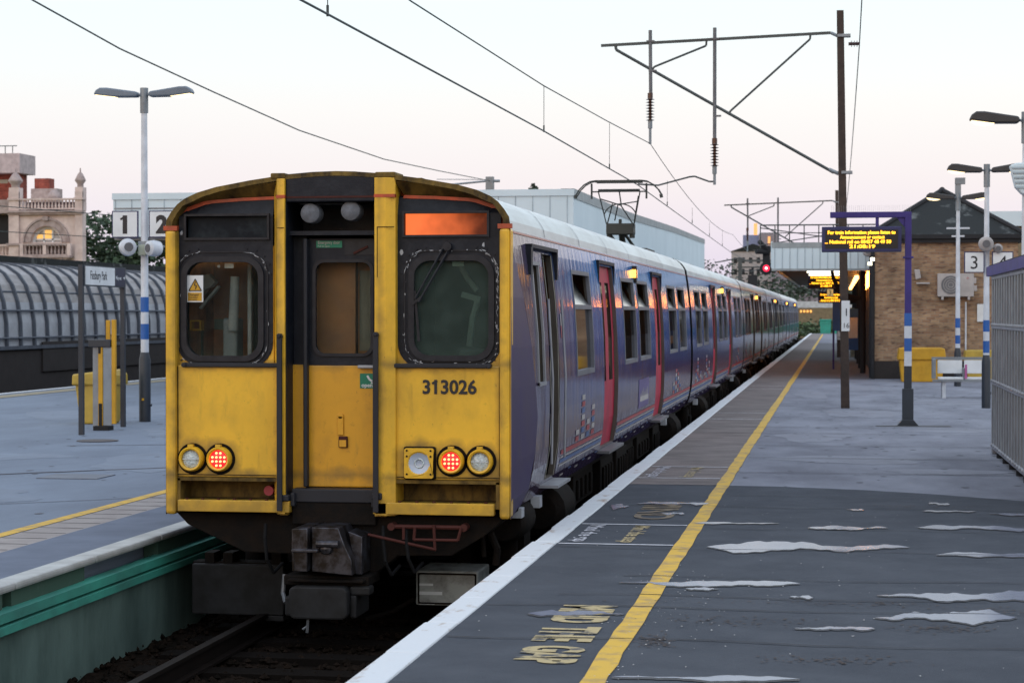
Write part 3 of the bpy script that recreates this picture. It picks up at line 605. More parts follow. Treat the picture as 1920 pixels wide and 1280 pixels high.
def carriage(k, dr_=.045):
    s0 = 20.15 * k; y1 = s0 + 19.7
    c = MB(); first = k == 0
    if first: wins = [(4.05, 5.45), (8.6, 10.1), (10.5, 12.0), (15.2, 16.7), (17.2, 18.7)]; doors = [(6.4, 7.8), (12.8, 14.2)]
    else: wins = [(1.0, 2.5), (3.0, 4.5), (8.2, 9.7), (10.1, 11.6), (15.2, 16.7), (17.2, 18.7)]; doors = [(6.0, 7.4), (12.4, 13.8)]
    wins = [(a + s0, b + s0) for a, b in wins]; doors = [(a + s0, b + s0) for a, b in doors]
    crew = [(2.12, 2.78)] if first else []
    ops = [(a, b, 1.88, 2.88) for a, b in wins] + [(a, b, 1.0, 3.0) for a, b in doors + crew] + ([(1.42, 1.78, 1.88, 2.88)] if first else [])
    for sg in (1, -1): side(c, sg, yb if first else (lambda z: s0), y1, ops)
    # end walls
    for y in ([s0, y1] if not first else [y1]):
        h = [(hx(z), z) for z, _ in PROF]; poly = h + [(x, z) for x, z in arch(PROF[-1][1])[1:-1]] + [(-x, z) for x, z in h[::-1]]
        c.prism(poly, y - (.02 if y == y1 else 0), y + (.02 if y == s0 else 0), 'y', 2)
    c.box(-1.25, 1.25, (1.6 if first else s0 + .05), y1 - .05, .96, 1.02, 2)
    body = c.build('carriage', [M['side'], M['reveal'], M['under']], TR, smooth=25)
    # roof
    g = MB(); ys = [y for y in ([.55] if first else [s0]) + [s0 + 2.5 * i for i in range(1, 8)] + [y1]]
    for y0, y2 in zip(ys, ys[1:]):
        a = arch(PROF[-1][1])
        for (xa, za), (xb, zb) in zip(a, a[1:]): g.quad((xa, y0, za), (xb, y0, zb), (xb, y2, zb), (xa, y2, za))
    g.build('roof', M['roof'], body, smooth=40)
    g = MB()
    for y in ys[1:-1]:
        a = arch(PROF[-1][1] + .004)
        for (xa, za), (xb, zb) in zip(a, a[1:]): g.quad((xa, y, za + .004), (xb, y, zb + .004), (xb, y + .03, zb + .004), (xa, y + .03, za + .004))
    g.build('roof_seams', M['alu'], body)
    g = MB()
    for x in (.62, -.62): g.tube([(x, ys[0] + .1, 3.53), (x, y1 - .05, 3.53)], .03, 6)
    g.box(.30, .50, ys[0] + .4, y1 - .4, 3.55, 3.60); g.box(-.50, -.30, ys[0] + .4, y1 - .4, 3.55, 3.60)
    if not first:
        for yy in (s0 + 4, s0 + 9, s0 + 14): g.box(-.35, .35, yy, yy + 1.6, 3.58, 3.68)
    g.build('roof_conduit', M['under'], body)
    g = MB()
    for sg in (1, -1): surf_quad(g, sg, (.5 if first else s0), y1, 3.125, 3.14, .006)
    g.build('cantrail_line', M['paleor'], body)
    # door leaves
    for sg in (1, -1):
        for a, b in doors:
            g = MB(); zz = [1.0, 1.3, 1.6, 1.72, 2.2, 2.54, 2.82, 3.0]; m0, m1 = a + .30, b - .30
            g2 = MB()
            for z0, z1 in zip(zz, zz[1:]):
                X0, X1 = sg * (hx(z0) - dr_), sg * (hx(z1) - dr_)
                segs = [(a, b)] if not (1.7 < (z0 + z1) / 2 < 2.82) else [(a, a + .17), (a + .55, b - .55), (b - .17, b)]
                for p, q in segs: g.quad((X0, p, z0), (X0, q, z0), (X1, q, z1), (X1, p, z1))
                if len(segs) > 1:
                    for p, q in ((a + .17, a + .55), (b - .55, b - .17)): g2.quad((X0, p, z0), (X0, q, z0), (X1, q, z1), (X1, p, z1))
            d = g.build('door', M['red'] if k < 2 else M['purp'], body)
            for q0 in (0, 1):
                g3 = MB(); g3.v = g2.v; fs_ = [f for n_, f in enumerate(g2.f) if n_ % 2 == q0]; used = sorted({i for f in fs_ for i in f}); mp_ = {v: i for i, v in enumerate(used)}
                g3.v = [g2.v[i] for i in used]; g3.f = [tuple(mp_[i] for i in f) for f in fs_]; g3.mi = [0] * len(fs_); g3.build('pane', M['gl_s'], body)
            g = MB(); X = sg * (hx(3.02) + .02)
            for y0, y2, z0, z1 in ((a - .08, b + .08, 3.02, 3.055), (a - .08, a - .045, 2.8, 3.02), (b + .045, b + .08, 2.8, 3.02)): g.box(min(X - .05 * sg, X + .012 * sg), max(X - .05 * sg, X + .012 * sg), y0, y2, z0, z1)
            g.build('rain_gutter', M['black'], body)
            g = MB(); xx = sorted((sg * 1.33, sg * 1.47)); g.box(xx[0], xx[1], a - .05, b + .05, .945, .975); g.build('door_step', M['alud'], body)
    # windows
    for sg in (1, -1):
        for a, b in wins:
            g = MB(); w = .034
            def fr(y0, y2, z0, z1):
                zz = [z0] + [p[0] for p in PROF if z0 < p[0] < z1] + [z1]
                for za, zb in zip(zz, zz[1:]):
                    for o in ((.006, -.03),):
                        xa, xb = sg * (hx(za) + o[0]), sg * (hx(zb) + o[0]); ia, ib = sg * (hx(za) + o[1]), sg * (hx(zb) + o[1])
                        g.add([(xa, y0, za), (xa, y2, za), (xb, y2, zb), (xb, y0, zb), (ia, y0, za), (ia, y2, za), (ib, y2, zb), (ib, y0, zb)],
                              [(0, 1, 2, 3), (4, 5, 6, 7), (0, 4, 7, 3), (1, 5, 6, 2), (0, 1, 5, 4), (3, 2, 6, 7)])
            for q in ((a - .02, a + w, 1.86, 2.90), (b - w, b + .02, 1.86, 2.90), (a + w, b - w, 1.86, 1.91), (a + w, b - w, 2.86, 2.90), (a + w, b - w, 2.515, 2.56)): fr(*q)
            f = g.build('window_frame', M['wframe'], body)
            g = MB(); xo = .03
            for z0, z1 in ((1.9, 2.2), (2.2, 2.53)): g.quad((sg * (hx(z0) - xo), a + w, z0), (sg * (hx(z0) - xo), b - w, z0), (sg * (hx(z1) - xo), b - w, z1), (sg * (hx(z1) - xo), a + w, z1))
            g.build('pane', M['gl_s'], body)
            g = MB(); g.quad((sg * (hx(2.55) - .02), a + w + .02, 2.56), (sg * (hx(2.55) - .02), b - w - .02, 2.56), (sg * (hx(2.86) - .17), b - w - .02, 2.85), (sg * (hx(2.86) - .17), a + w + .02, 2.85))
            g.build('hopper_pane', M['gl_h'], body)
    # interior
    g = MB(); ya = 3.1 if first else s0 + .3
    g.box(-1.22, 1.22, ya, y1 - .1, 2.95, 2.97, 0)
    yy = [ya] + [d for ab in doors for d in (ab[0] - .12, ab[1] + .12)] + [y1 - .15]
    for y in yy:
        for x0, x1 in ((-1.24, -.45), (.45, 1.24)): g.box(x0, x1, y - .02, y + .02, 1.02, 2.95, 1)
    g.build('bulkhead', [M['cream'], M['tan']], body)
    g = MB()
    for a, b in wins:
        for x0, x1 in ((-1.2, -.35), (.35, 1.2)):
            g.box(x0, x1, (a + b) / 2 - .1, (a + b) / 2 + .1, 1.4, 2.15); g.box(x0, x1, (a + b) / 2 - .55, (a + b) / 2 + .55, 1.3, 1.46)
    g.build('seating', M['seat'], body)
    g = MB()
    for a, b in doors:
        for x in (-.5, .5):
            for y in (a - .3, b + .3): g.cyl((x, y, 1.02), (x, y, 2.95), .02, n=8)
    g.build('grab_pole', M['pole'], body)
    # livery
    def cols(cy, hs, cs):
        for j, h in enumerate(hs):
            z = 1.22; y = cy + j * .42
            for q in range(h):
                surf_quad(gd, 1, y, y + .24, z, z + .05, .004, cs[(q + j) % 3]); z += .065
    gd = MB(); ya = 3.0 if first else s0
    segs = []; e = [ya] + [v for ab in doors for v in (ab[0] - .06, ab[1] + .06)] + [y1]
    for p, q in zip(e[0::2], e[1::2]):
        for z0, z1, m in ((1.165, 1.205, 0), (1.135, 1.150, 1), (1.085, 1.12, 2), (1.055, 1.072, 1)): surf_quad(gd, 1, p, q, z0, z1, .004, m)
        y = p + .3
        while y < q - .4: surf_quad(gd, 1, y, y + .22, .94, .96, .004, 1); surf_quad(gd, 1, y + .5, y + .7, .975, .99, .004, 2); y += 1.1
    cols((4.0 if first else s0 + 3.3), (2, 7, 3, 5), (0, 1, 2)); cols(s0 + 15.9, (3, 6, 5, 2), (0, 2, 1))
    if k: cols(s0 + .8, (4, 7, 2, 3), (0, 1, 2))
    gd.build('livery_vinyl', [M['decr'], M['decw'], M['decb']], body)
    # body side indicator lamp
    g = MB(); yl = s0 + 10.3; g.box(hx(3.0) - .01, hx(3.0) + .05, yl - .05, yl + .05, 2.86, 3.08); bi = g.build('side_lamp', M['black'], body, bev=.01)
    g = MB(); g.box(hx(3) + .0, hx(3) + .045, yl - .115, yl - .055, 2.93, 3.03); g.build('side_lamp_lens', M['amber'], body)
    g = MB(); g.box(hx(3) + .0, hx(3) + .045, yl + .055, yl + .115, 2.93, 3.03); g.build('side_lamp_lens', M['amber'], body)
    # underframe
    g = MB(); g.box(-1.25, 1.25, s0 + (.5 if first else .1), y1 - .1, .80, .95)
    rnd = random.Random(k)
    y = s0 + 5.6
    while y < y1 - 5.5:
        w = rnd.uniform(.6, 1.9); z = rnd.uniform(.28, .48); x = rnd.uniform(1.1, 1.27)
        g.box(-x, x, y, y + w, z, .80)
        for q in range(4): g.box(x, x + .03, y + w * (.12 + .22 * q), y + w * (.2 + .22 * q), z + .05, .7)
        y += w + rnd.uniform(.15, .5)
    g.build('underframe', M['under'], body, bev=.02)
    for yb0 in (s0 + 3.2, y1 - 3.3):
        g = MB()
        for dy in (-1.28, 1.28):
            for sx in (-.75, .75):
                g.lathe([(0, -.06), (.42, -.06), (.45, 0), (.42, .06), (0, .06)], (sx, yb0 + dy, .42), 'x', 24)
            for sx in (-1.12, 1.12):
                g.box(sx - .12, sx + .12, yb0 + dy - .18, yb0 + dy + .18, .3, .58)
                g.cyl((sx, yb0 + dy - .35, .3), (sx, yb0 + dy - .35, .75), .09); g.cyl((sx, yb0 + dy + .35, .3), (sx, yb0 + dy + .35, .75), .09)
        for sx in (-1.1, 1.1): g.box(sx - .08, sx + .08, yb0 - 1.7, yb0 + 1.7, .52, .68)
        for sx in (-1.22, 1.22): g.lathe([(0, -.45), (.16, -.45), (.24, -.38), (.24, .38), (.16, .45), (0, .45)], (sx, yb0, .66), 'y', 16)
        for dy in (-1.28, 1.28): g.cyl((-.8, yb0 + dy, .42), (.8, yb0 + dy, .42), .09)
        g.box(-1.12, 1.12, yb0 - .25, yb0 + .25, .45, .75); g.build('bogie', M['under'], body, smooth=40)
        g = MB(); g.box(1.28, 1.36, yb0 - 1.35, yb0 - 1.2, .78, .88); g.build('lifting_lug', M['chip'], body)
    if k < 5:
        g = MB(); g.box(-.45, .45, y1, y1 + .45, 1.0, 3.1); g.box(-1.1, 1.1, y1, y1 + .45, .6, .9)
        g.build('gangway_bellows', M['blackm'], body)
        g = MB()
        for sg in (1, -1): g.box(min(sg * 1.2, sg * 1.3), max(sg * 1.2, sg * 1.3), y1 - .12, y1 - .02, 1.0, 3.1)
        g.build('end_pillar', M['gbar'], body)
    return body
cars = [carriage(k) for k in range(6)]

# ---- cab of the leading carriage.  front face looks to -y
def fx(px): return (px - 634) / 231.
def fz(py): return 2.475 + (587 - py) / 237.
def fd(px, y): return (-3.912 + fx(px)) * (15.6 + y) / 15.6 + 3.912
def zd(py, y): return 2.475 + (fz(py) - 2.475) * (15.6 + y) / 15.6
car0 = cars[0]
HF = 1.40
zs = [.865, 1.0, 1.3, 1.6, 1.88, 2.2, 2.6, 2.88, 3.15]
g = MB()
for sg in (1, -1):
    for z0, z1 in zip(zs, zs[1:]):
        for (ya0, ya1, mi) in ((lambda z: .0, lambda z: .035, 0), (lambda z: .035, yb, 1)):
            def X(z, y): t = min(1, max(0, y / yb(z))); return sg * (HF + (hx(z) - HF) * t)
            a, b, c, d = ya0(z0), ya1(z0), ya1(z1), ya0(z1)
            g.quad((X(z0, a), a, z0), (X(z0, b), b, z0), (X(z1, c), c, z1), (X(z1, d), d, z1), mi)
# arch front: skin from front edge back to roof start
def lerp(a, b, t): return [(p[0] + (q[0] - p[0]) * t, p[1] + (q[1] - p[1]) * t) for p, q in zip(a, b)]
A0 = arch(HF); A1 = arch(PROF[-1][1])
for y0, y2, t0, t1, mi in ((0, .06, 0, .15, 2), (.06, .57, .15, 1, 3)):
    p, q = lerp(A0, A1, t0), lerp(A0, A1, t1)
    for i in range(len(p) - 1): g.quad((p[i][0], y0, p[i][1]), (p[i + 1][0], y0, p[i + 1][1]), (q[i + 1][0], y2, q[i + 1][1]), (q[i][0], y2, q[i][1]), mi)
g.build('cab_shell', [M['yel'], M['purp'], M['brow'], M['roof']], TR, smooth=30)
# rim + brow underside
in1 = [(x * (1 - .035), z - .035 * (1 if abs(x) < 1.3 else .4)) for x, z in A0]
PT = [(-1.33, 3.15), (-1.315, 3.24), (-1.25, 3.325), (-1.10, 3.375), (-.80, 3.395), (-.53, 3.405)]
g = MB()
for i in range(len(A0) - 1): g.quad((A0[i][0], 0, A0[i][1]), (A0[i + 1][0], 0, A0[i + 1][1]), (in1[i + 1][0], -.004, in1[i + 1][1]), (in1[i][0], -.004, in1[i][1]))
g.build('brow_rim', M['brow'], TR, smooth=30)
for sg in (-1, 1):
    g = MB(); n = 14
    def samp(pts, t):
        d = [0]
        for a, b in zip(pts, pts[1:]): d.append(d[-1] + math.dist(a, b))
        s = t * d[-1]
        for i in range(len(pts) - 1):
            if s <= d[i + 1] + 1e-9:
                u = (s - d[i]) / (d[i + 1] - d[i]); return (pts[i][0] + (pts[i + 1][0] - pts[i][0]) * u, pts[i][1] + (pts[i + 1][1] - pts[i][1]) * u)
    half = [(x, z) for x, z in in1 if x <= 0 and abs(x) >= .42]; half = sorted(half, key=lambda p: (p[1]))
    half = half + [(-.47, 3.515)]
    for i in range(n):
        a, b = samp(half, i / n), samp(half, (i + 1) / n); c, d = samp(PT, (i + 1) / n), samp(PT, i / n)
        g.quad((-sg * a[0], -.004, a[1]), (-sg * b[0], -.004, b[1]), (-sg * c[0], .13, c[1]), (-sg * d[0], .13, d[1]))
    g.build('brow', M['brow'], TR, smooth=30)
    g = MB()
    for i in range(n):
        a, b = samp(PT, i / n), samp(PT, (i + 1) / n); k_ = .022
        a2 = (a[0] * (1 - .018), a[1] - k_ * (1 if a[1] > 3.3 else .6)); b2 = (b[0] * (1 - .018), b[1] - k_ * (1 if b[1] > 3.3 else .6))
        g.quad((-sg * a[0], .11, a[1] + .003), (-sg * b[0], .11, b[1] + .003), (-sg * b2[0], .11, b2[1]), (-sg * a2[0], .11, a2[1]))
    g.build('orange_line', M['orange'], TR); g = MB(); s_ = sorted((sg * 1.412, sg * 1.30)); g.box(s_[0], s_[1], -.012, .03, 3.135, 3.172)
    p_ = sorted((sg * fx(541 if sg < 0 else 706) * (-1 if sg < 0 else 1), sg * fx(510 if sg < 0 else 746) * (-1 if sg < 0 else 1)))
    g.build('orange_line', M['orange'], TR)
# yellow corner posts
for x0, x1 in ((fx(310), fx(331)), (fx(937), fx(957))):
    g = MB(); g.box(x0, x1, -.012, .16, .865, 3.14); g.build('corner_post', M['yel'], TR, bev=.025)
# lower yellow panels
for x0, x1, pk in ((fx(331), fx(512), (fx(337), fx(527))), (fx(746), fx(937), (fx(727), fx(930)))):
    g = MB(); xa, xb = (fx(331), fx(527)) if x0 < 0 else (fx(718), fx(937))
    g.box(xa, xb, .03, .10, 1.165, 2.06)
    g.build('front_panel', M['yel'], TR, bev=.008)
    g = MB()
    # pocket
    z0, z1 = fz(941), fz(905); a, b = pk
    g.box(a - .03, b + .03, .30, .34, z0 - .05, z1 + .05); g.box(a - .03, b + .03, .10, .30, z1, z1 + .04); g.box(a - .03, b + .03, .02, .30, z0 - .04, z0)
    g.box(a - .04, a, .02, .30, z0, z1 + .02); g.box(b, b + .03, .02, .30, z0, z1 + .02); g.box(a - .03, b + .03, .02, .09, z1 + .002, 1.163)
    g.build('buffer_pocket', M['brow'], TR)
    g = MB(); lx0, lx1 = (fx(335), fx(548)) if x0 < 0 else (fx(705), fx(928))
    g.box(lx0, lx1, -.03, .05, fz(962), fz(940)); g.build('step_ledge', M['yel'], TR, bev=.006)
    g = MB()
    for q in range(7): xq = lx0 + (lx1 - lx0) * (q + .5) / 7; g.cyl((xq, .01, fz(940)), (xq, .01, fz(940) + .012), .014, n=6)
    g.build('bolt', M['rust'], TR)
for a_, b_ in ((527, 541), (706, 727)):
    g = MB(); g.box(fx(a_), fx(b_), .02, .12, .87, 1.17); g.build('inner_panel', M['yel'], TR)
g = MB(); g.cyl((fx(499), .12, fz(924)), (fx(499), .31, fz(924)), .04, n=16); g.build('pocket_socket', mat('dull_red_socket', (.30, .03, .045), .6), TR)
# black windscreen surrounds
wn = []
for sg, ox0, ox1, gx0, gx1, gz0, gz1 in ((-1, 331, 511, 345, 485, 669, 489), (1, 746, 937, 776, 916, 667, 488)):
    X0, X1 = fx(ox0), fx(ox1)
    win = rr(fx(gx0), fx(gx1), fz(gz0), fz(gz1), .13, 7)
    outer = rr(X0, X1, fz(690), fz(457), .004, 7, .20)
    g = MB(); g.ring(win, outer, .075, .15)
    g0 = MB(); g0.ring(outer, rr(X0 - .004, X1 + .004, 2.05, fz(457) - .012, .004, 7), .082, .11); g0.build('corner_infill', M['yel'], TR)
    pp = [(x * (-sg if sg > 0 else 1), z) for x, z in PT]
    if sg > 0: pp = [(-x, z) for x, z in PT]
    arc = [p for p in pp if (X0 <= p[0] <= X1)]
    arc = sorted(arc, key=lambda p: p[0])
    # black fascia above the screen, with an opening for the blind
    bx0, bx1, bz0, bz1 = (fx(346), fx(501), fz(444), fz(403)) if sg < 0 else (fx(759), fx(912), fz(441), fz(401))
    g.box(X0, X1, .075, .15, fz(457), bz0); g.box(X0, bx0, .075, .15, bz0, bz1); g.box(bx1, X1, .075, .15, bz0, bz1)
    xs = [X0] + [X0 + (X1 - X0) * i / 12 for i in range(1, 12)] + [X1]
    def zt(x):
        ax = abs(x); q = [(-a, b) for a, b in PT]
        for (a, p), (b, r_) in zip(q, q[1:]):
            if b <= ax <= a: return p + (r_ - p) * (a - ax) / (a - b)
        return 3.15 if ax > 1 else 3.405
    for a, b in zip(xs, xs[1:]):
        g.add([(a, .08, bz1), (b, .08, bz1), (b, .12, zt(b) - .015), (a, .12, zt(a) - .015), (a, .15, bz1), (b, .15, bz1), (b, .15, zt(b)), (a, .15, zt(a))], [(0, 1, 2, 3), (4, 5, 6, 7), (3, 2, 6, 7), (0, 1, 5, 4)])
    ws = g.build('windscreen_surround', M['black'], TR)
    # rubber seal, riveted flange, chips of missing paint
    g = MB(); g.ring(rr(fx(gx0) + .005, fx(gx1) - .005, fz(gz0) + .005, fz(gz1) - .005, .125, 7), rr(fx(gx0) - .04, fx(gx1) + .04, fz(gz0) - .04, fz(gz1) + .04, .16, 7), .055, .08); g.build('seal', M['rub'], ws, smooth=30)
    g = MB(); g.ring(rr(fx(gx0) - .065, fx(gx1) + .065, fz(gz0) - .065, fz(gz1) + .07, .18, 7), rr(fx(gx0) - .075, fx(gx1) + .075, fz(gz0) - .075, fz(gz1) + .08, .19, 7), .066, .078); g.build('flange', M['rub'], ws)
    g = MB(); rnd = random.Random(3 + sg); o = rr(fx(gx0) - .07, fx(gx1) + .07, fz(gz0) - .07, fz(gz1) + .075, .18, 7)
    for i in range(150 if sg > 0 else 55):
        k_ = rnd.randrange(len(o)); p, q = Vector(o[k_ % len(o)]), Vector(o[(k_ + 1) % len(o)]); u = rnd.random(); c_ = p + (q - p) * u; tg = (q - p)
        tg = tg.normalized() if tg.length > 1e-4 else Vector((0, 1))
        if sg > 0 and rnd.random() < .45: c_ = Vector((fx(gx1) + .07 + rnd.gauss(0, .006), fz(500) - rnd.random() ** 1.5 * .55)); tg = Vector((rnd.gauss(0, .4), 1)).normalized()
        if sg > 0 and rnd.random() < .12: c_ = Vector((rnd.uniform(fx(gx0), fx(gx1)), fz(676) + rnd.gauss(0, .008))); tg = Vector((1, 0))
        nm_ = Vector((-tg.y, tg.x)); c_ = c_ + nm_ * rnd.gauss(0, .007); ln = rnd.uniform(.002, .02) * (1 if rnd.random() < .8 else 1.8); th_ = rnd.uniform(.0012, .0045)
        if not (X0 + .02 < c_.x < X1 - .02): continue
        pts_ = [c_ - tg * ln - nm_ * th_ * rnd.random(), c_ - tg * ln * .2 - nm_ * th_, c_ + tg * ln + nm_ * th_ * rnd.gauss(0, .5), c_ + tg * ln * .1 + nm_ * th_, c_ - tg * ln * .8 + nm_ * th_ * .6]
        g.add([(v.x, .0645, v.y) for v in pts_], [(0, 1, 2, 3, 4)])
    for x, z in ([(fx(324 + 12), fz(553)), (fx(338), fz(625)), (fx(341), fz(638)), (fx(336), fz(435))] if sg < 0 else [(fx(753), fz(474)), (fx(935), fz(561)), (fx(930), fz(612)), (fx(905), fz(460))]):
        g.add([(x + .018 * math.cos(t) * rnd.uniform(.4, 1), .0735, z + .03 * math.sin(t) * rnd.uniform(.4, 1)) for t in (0, .9, 1.8, 2.7, 3.6, 4.5, 5.4)], [tuple(range(7))])
    for i in range(14): x = bx0 + (bx1 - bx0) * rnd.random(); r = rnd.uniform(.004, .02); g.quad((x, .0735, bz0 - .012), (x + r * 2, .0735, bz0 - .012), (x + r * 2, .0735, bz0 - .004), (x, .0735, bz0 - .002))
    tag(g.build('paint_chips', M['chip'], ws), kind='stuff')
    g = MB(); o = rr(fx(gx0) - .1, fx(gx1) + .1, fz(gz0) - .09, fz(gz1) + .1, .2, 4)
    for p in o[::1]: g.cyl((p[0], .065, p[1]), (p[0], .08, p[1]), .007, n=6)
    g.build('rivet', M['black'], ws)
    g = MB(); g.box(fx(gx0) - .01, fx(gx1) + .01, .10, .106, fz(gz0) - .01, fz(gz1) + .01); g.build('windscreen', M['gl_w'] if sg < 0 else M['gl_r'], TR)
    # blind box
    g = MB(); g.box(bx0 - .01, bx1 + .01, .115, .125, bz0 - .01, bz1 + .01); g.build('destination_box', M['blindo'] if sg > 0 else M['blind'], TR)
    g = MB(); w = .018
    for q in ((bx0 - w, bx1 + w, bz1, bz1 + w), (bx0 - w, bx1 + w, bz0 - w, bz0), (bx0 - w, bx0, bz0, bz1), (bx1, bx1 + w, bz0, bz1)): g.box(q[0], q[1], .055, .12, q[2], q[3])
    g.build('box_frame', M['rub'], ws)
    # sill rail under the screen
    g = MB(); a, b = (fx(346), fx(524)) if sg < 0 else (fx(727), fx(918)); g.box(a, b, -.005, .06, fz(689), fz(681)); g.cyl((a, -.02, fz(685)), (a, .05, fz(685)), .02, n=10); g.cyl((b, -.02, fz(685)), (b, .05, fz(685)), .02, n=10)
    g.build('sill_rail', M['gbar'], TR, bev=.006)
# pillars beside the gangway
for pts in (((fx(512), .10), (fx(525), -.02), (fx(540), -.03), (fx(540), .40), (fx(512), .40)), ((fx(708), -.03), (fx(729), -.03), (fx(746), .0), (fx(746), .40), (fx(708), .40))):
    g = MB(); g.prism([(p[0], p[1]) for p in pts], .88, 3.54, 'z'); g.build('gangway_pillar', M['yel'], TR, bev=.006)
for x0, x1 in ((fx(512) - .002, fx(540) + .002), (fx(708) - .002, fx(746) + .002)):
    g = MB(); g.box(x0 if x0 > 0 else fx(524), x1, -.0335, .02, 3.385, 3.41); g.build('orange_line', M['orange'], TR)
for a_, b_ in ((512, 540), (708, 746)):
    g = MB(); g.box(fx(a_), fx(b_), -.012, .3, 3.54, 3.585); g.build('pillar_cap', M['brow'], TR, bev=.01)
# gangway head
g = MB(); g.prism([(fx(540), 3.355), (fx(708), 3.355), (fx(708), 3.575), (fx(670), 3.592), (fx(634), 3.597), (fx(590), 3.592), (fx(540), 3.575)], .0, .30, 'y')
hd = g.build('gangway_header', M['black'], TR, bev=.01)
g = MB(); g.box(fx(541), fx(707), -.004, .0, 3.385, 3.40); g.build('header_line', M['rust'], hd)
g = MB(); g.box(fx(540), fx(708), .52, .55, .9, 3.36); g.box(fx(540), fx(541.5), .0, .52, .9, 3.36); g.box(fx(706.5), fx(708), .0, .52, .9, 3.36)
g.box(fx(541.5), fx(706.5), .10, .52, fz(440), fz(432)); g.build('gangway_recess', M['black'], TR)
for px, py in ((583, 399), (659, 395)):
    g = MB(); g.lathe([(0, -.03), (.05, -.028), (.076, -.01), (.08, .02), (.08, .12)], (fx(px), .06, fz(py)), 'y', 28); g.build('warning_horn', M['horn'], TR, smooth=40)
# gangway door: dark upper part with window, yellow lower
DX0, DX1, DY = fx(566), fx(702), .20
g = MB(); w = rr(fx(584), fx(690), fz(664), fz(490), .075, 6); g.ring(w, rr(DX0, DX1, fz(686), fz(446), .01, 6), DY, DY + .05)
dr = g.build('gangway_door', M['black'], TR)
g = MB(); g.ring(rr(fx(585), fx(689), fz(663), fz(491), .07, 6), rr(fx(579), fx(695), fz(669), fz(485), .09, 6), DY - .014, DY); g.build('door_seal', M['rub'], dr, smooth=30)
g = MB(); g.prism(rr(DX0, DX1, fz(917), fz(686), .03, 4), DY - .006, DY + .05, 'y'); g.build('door_panel', M['yel2'], dr, bev=.01)
g = MB(); g.box(fx(541.5), DX0, .19, .25, .95, fz(685)); g.build('door_jamb', M['yel2'], TR)
g = MB(); g.box(fx(541.5), DX0 - .0, .22, .25, fz(685), fz(440)); g.box(DX1, fx(706.5), .18, .25, .95, fz(440)); g.build('door_frame', M['black'], TR)
g = MB(); g.box(fx(565), fx(573), .12, .19, fz(916), fz(446)); g.build('draught_strip', M['gbar'], TR, bev=.01)
g = MB(); g.box(fx(584), fx(690), DY + .055, DY + .06, fz(664), fz(490)); g.build('door_glass', M['gl_w'], dr)
g = MB(); g.box(fx(586), fx(635), DY - .004, DY, fz(463), fz(450)); gs = g.build('emergency_label', M['green'], dr)
text('Emergency door', 'lettering', M['decw'], gs, (fx(589), DY - .006, fz(456)), (1, 0, 0), (0, 0, 1), .036, .001, sx=.75); text('Pull to open', 'lettering', M['decw'], gs, (fx(589), DY - .006, fz(461.5)), (1, 0, 0), (0, 0, 1), .02, .0005)
g = MB(); g.bar((fx(657), DY - .012, fz(474)), (fx(684), DY - .012, fz(461)), .012, .018); g.build('red_handle', M['rust'], dr)
g = MB(); g.box(fx(640), fx(700), DY - .006, DY, fz(477), fz(448)); g.build('access_plate', M['rub'], dr)
g = MB(); g.box(fx(667), fx(697), DY - .06, DY - .02, fz(691), fz(685)); g.cyl((fx(696), DY - .04, fz(688)), (fx(696), DY, fz(688)), .012); g.build('door_handle', M['alu'], dr, bev=.006)
g = MB(); g.box(fx(669), DX1 - .001, DY - .012, DY - .008, fz(729), fz(701)); ol = g.build('open_label', M['green'], dr)
text('open', 'lettering', M['white'], ol, (fx(672), DY - .014, fz(726.5)), (1, 0, 0), (0, 0, 1), .045, .001, .001)
g = MB(); ap = [(fx(683), fz(705)), (fx(687), fz(712)), (fx(694), fz(717))]
for a, b in zip(ap, ap[1:]): g.bar((a[0], DY - .0135, a[1]), (b[0], DY - .0135, b[1]), .003, .016)
g.prism([(fx(689), fz(720)), (fx(701), fz(721)), (fx(697), fz(709))], DY - .015, DY - .0125); g.build('arrow', M['white'], ol)
g = MB(); g.box(fx(627), fx(638), DY - .022, DY - .006, fz(818), fz(782)); g.cyl((fx(632.5), DY - .022, fz(782)), (fx(632.5), DY - .006, fz(782)), .024, n=14)
st = g.build('strap', M['yel2'], dr, bev=.004)
g = MB(); g.box(fx(629), fx(646), DY - .03, DY - .006, fz(842), fz(820)); g.build('strap_buckle', M['rust'], dr, bev=.008)
g = MB(); g.box(fx(631), fx(644), DY - .036, DY - .028, fz(840), fz(827)); g.build('buckle_plate', M['yel2'], dr)
g = MB(); g.box(fx(548), fx(708), .04, .30, fz(943), fz(918)); g.box(fx(548), fx(556), -.0, .06, fz(950), fz(925)); g.box(fx(700), fx(708), -.0, .06, fz(950), fz(925)); g.build('gangway_sill', M['gbar'], TR, bev=.008)
for x0, x1, zt_ in ((527, 537, 630), (707, 717, 627)):
    g = MB(); g.box(fx(x0), fx(x1), -.075, -.05, fz(958), fz(zt_)); g.box(fx(x0), fx(x1), -.075, -.02, fz(zt_ + 3), fz(zt_ - 1)); g.cyl((fx((x0 + x1) / 2), -.09, fz(zt_ - 1)), (fx((x0 + x1) / 2), -.02, fz(zt_ - 1)), .018, n=10)
    g.build('grab_rail', M['gbar'], TR, bev=.005)
g = MB(); g.box(fx(526), fx(548), -.05, .03, fz(940), fz(928)); g.box(fx(703), fx(722), -.05, .03, fz(935), fz(922)); g.build('rail_foot', M['gbar'], TR, bev=.01)
g = MB()
for x0, x1, z in ((fx(331), fx(523), fz(893)), (fx(722), fx(937), fz(893))): g.box(x0, x1, .026, .0302, z - .003, z + .003)
g.box(fx(330.5), fx(332.5), .026, .0302, 1.2, 2.05); g.box(fx(935.5), fx(937.5), .026, .0302, 1.2, 2.05)
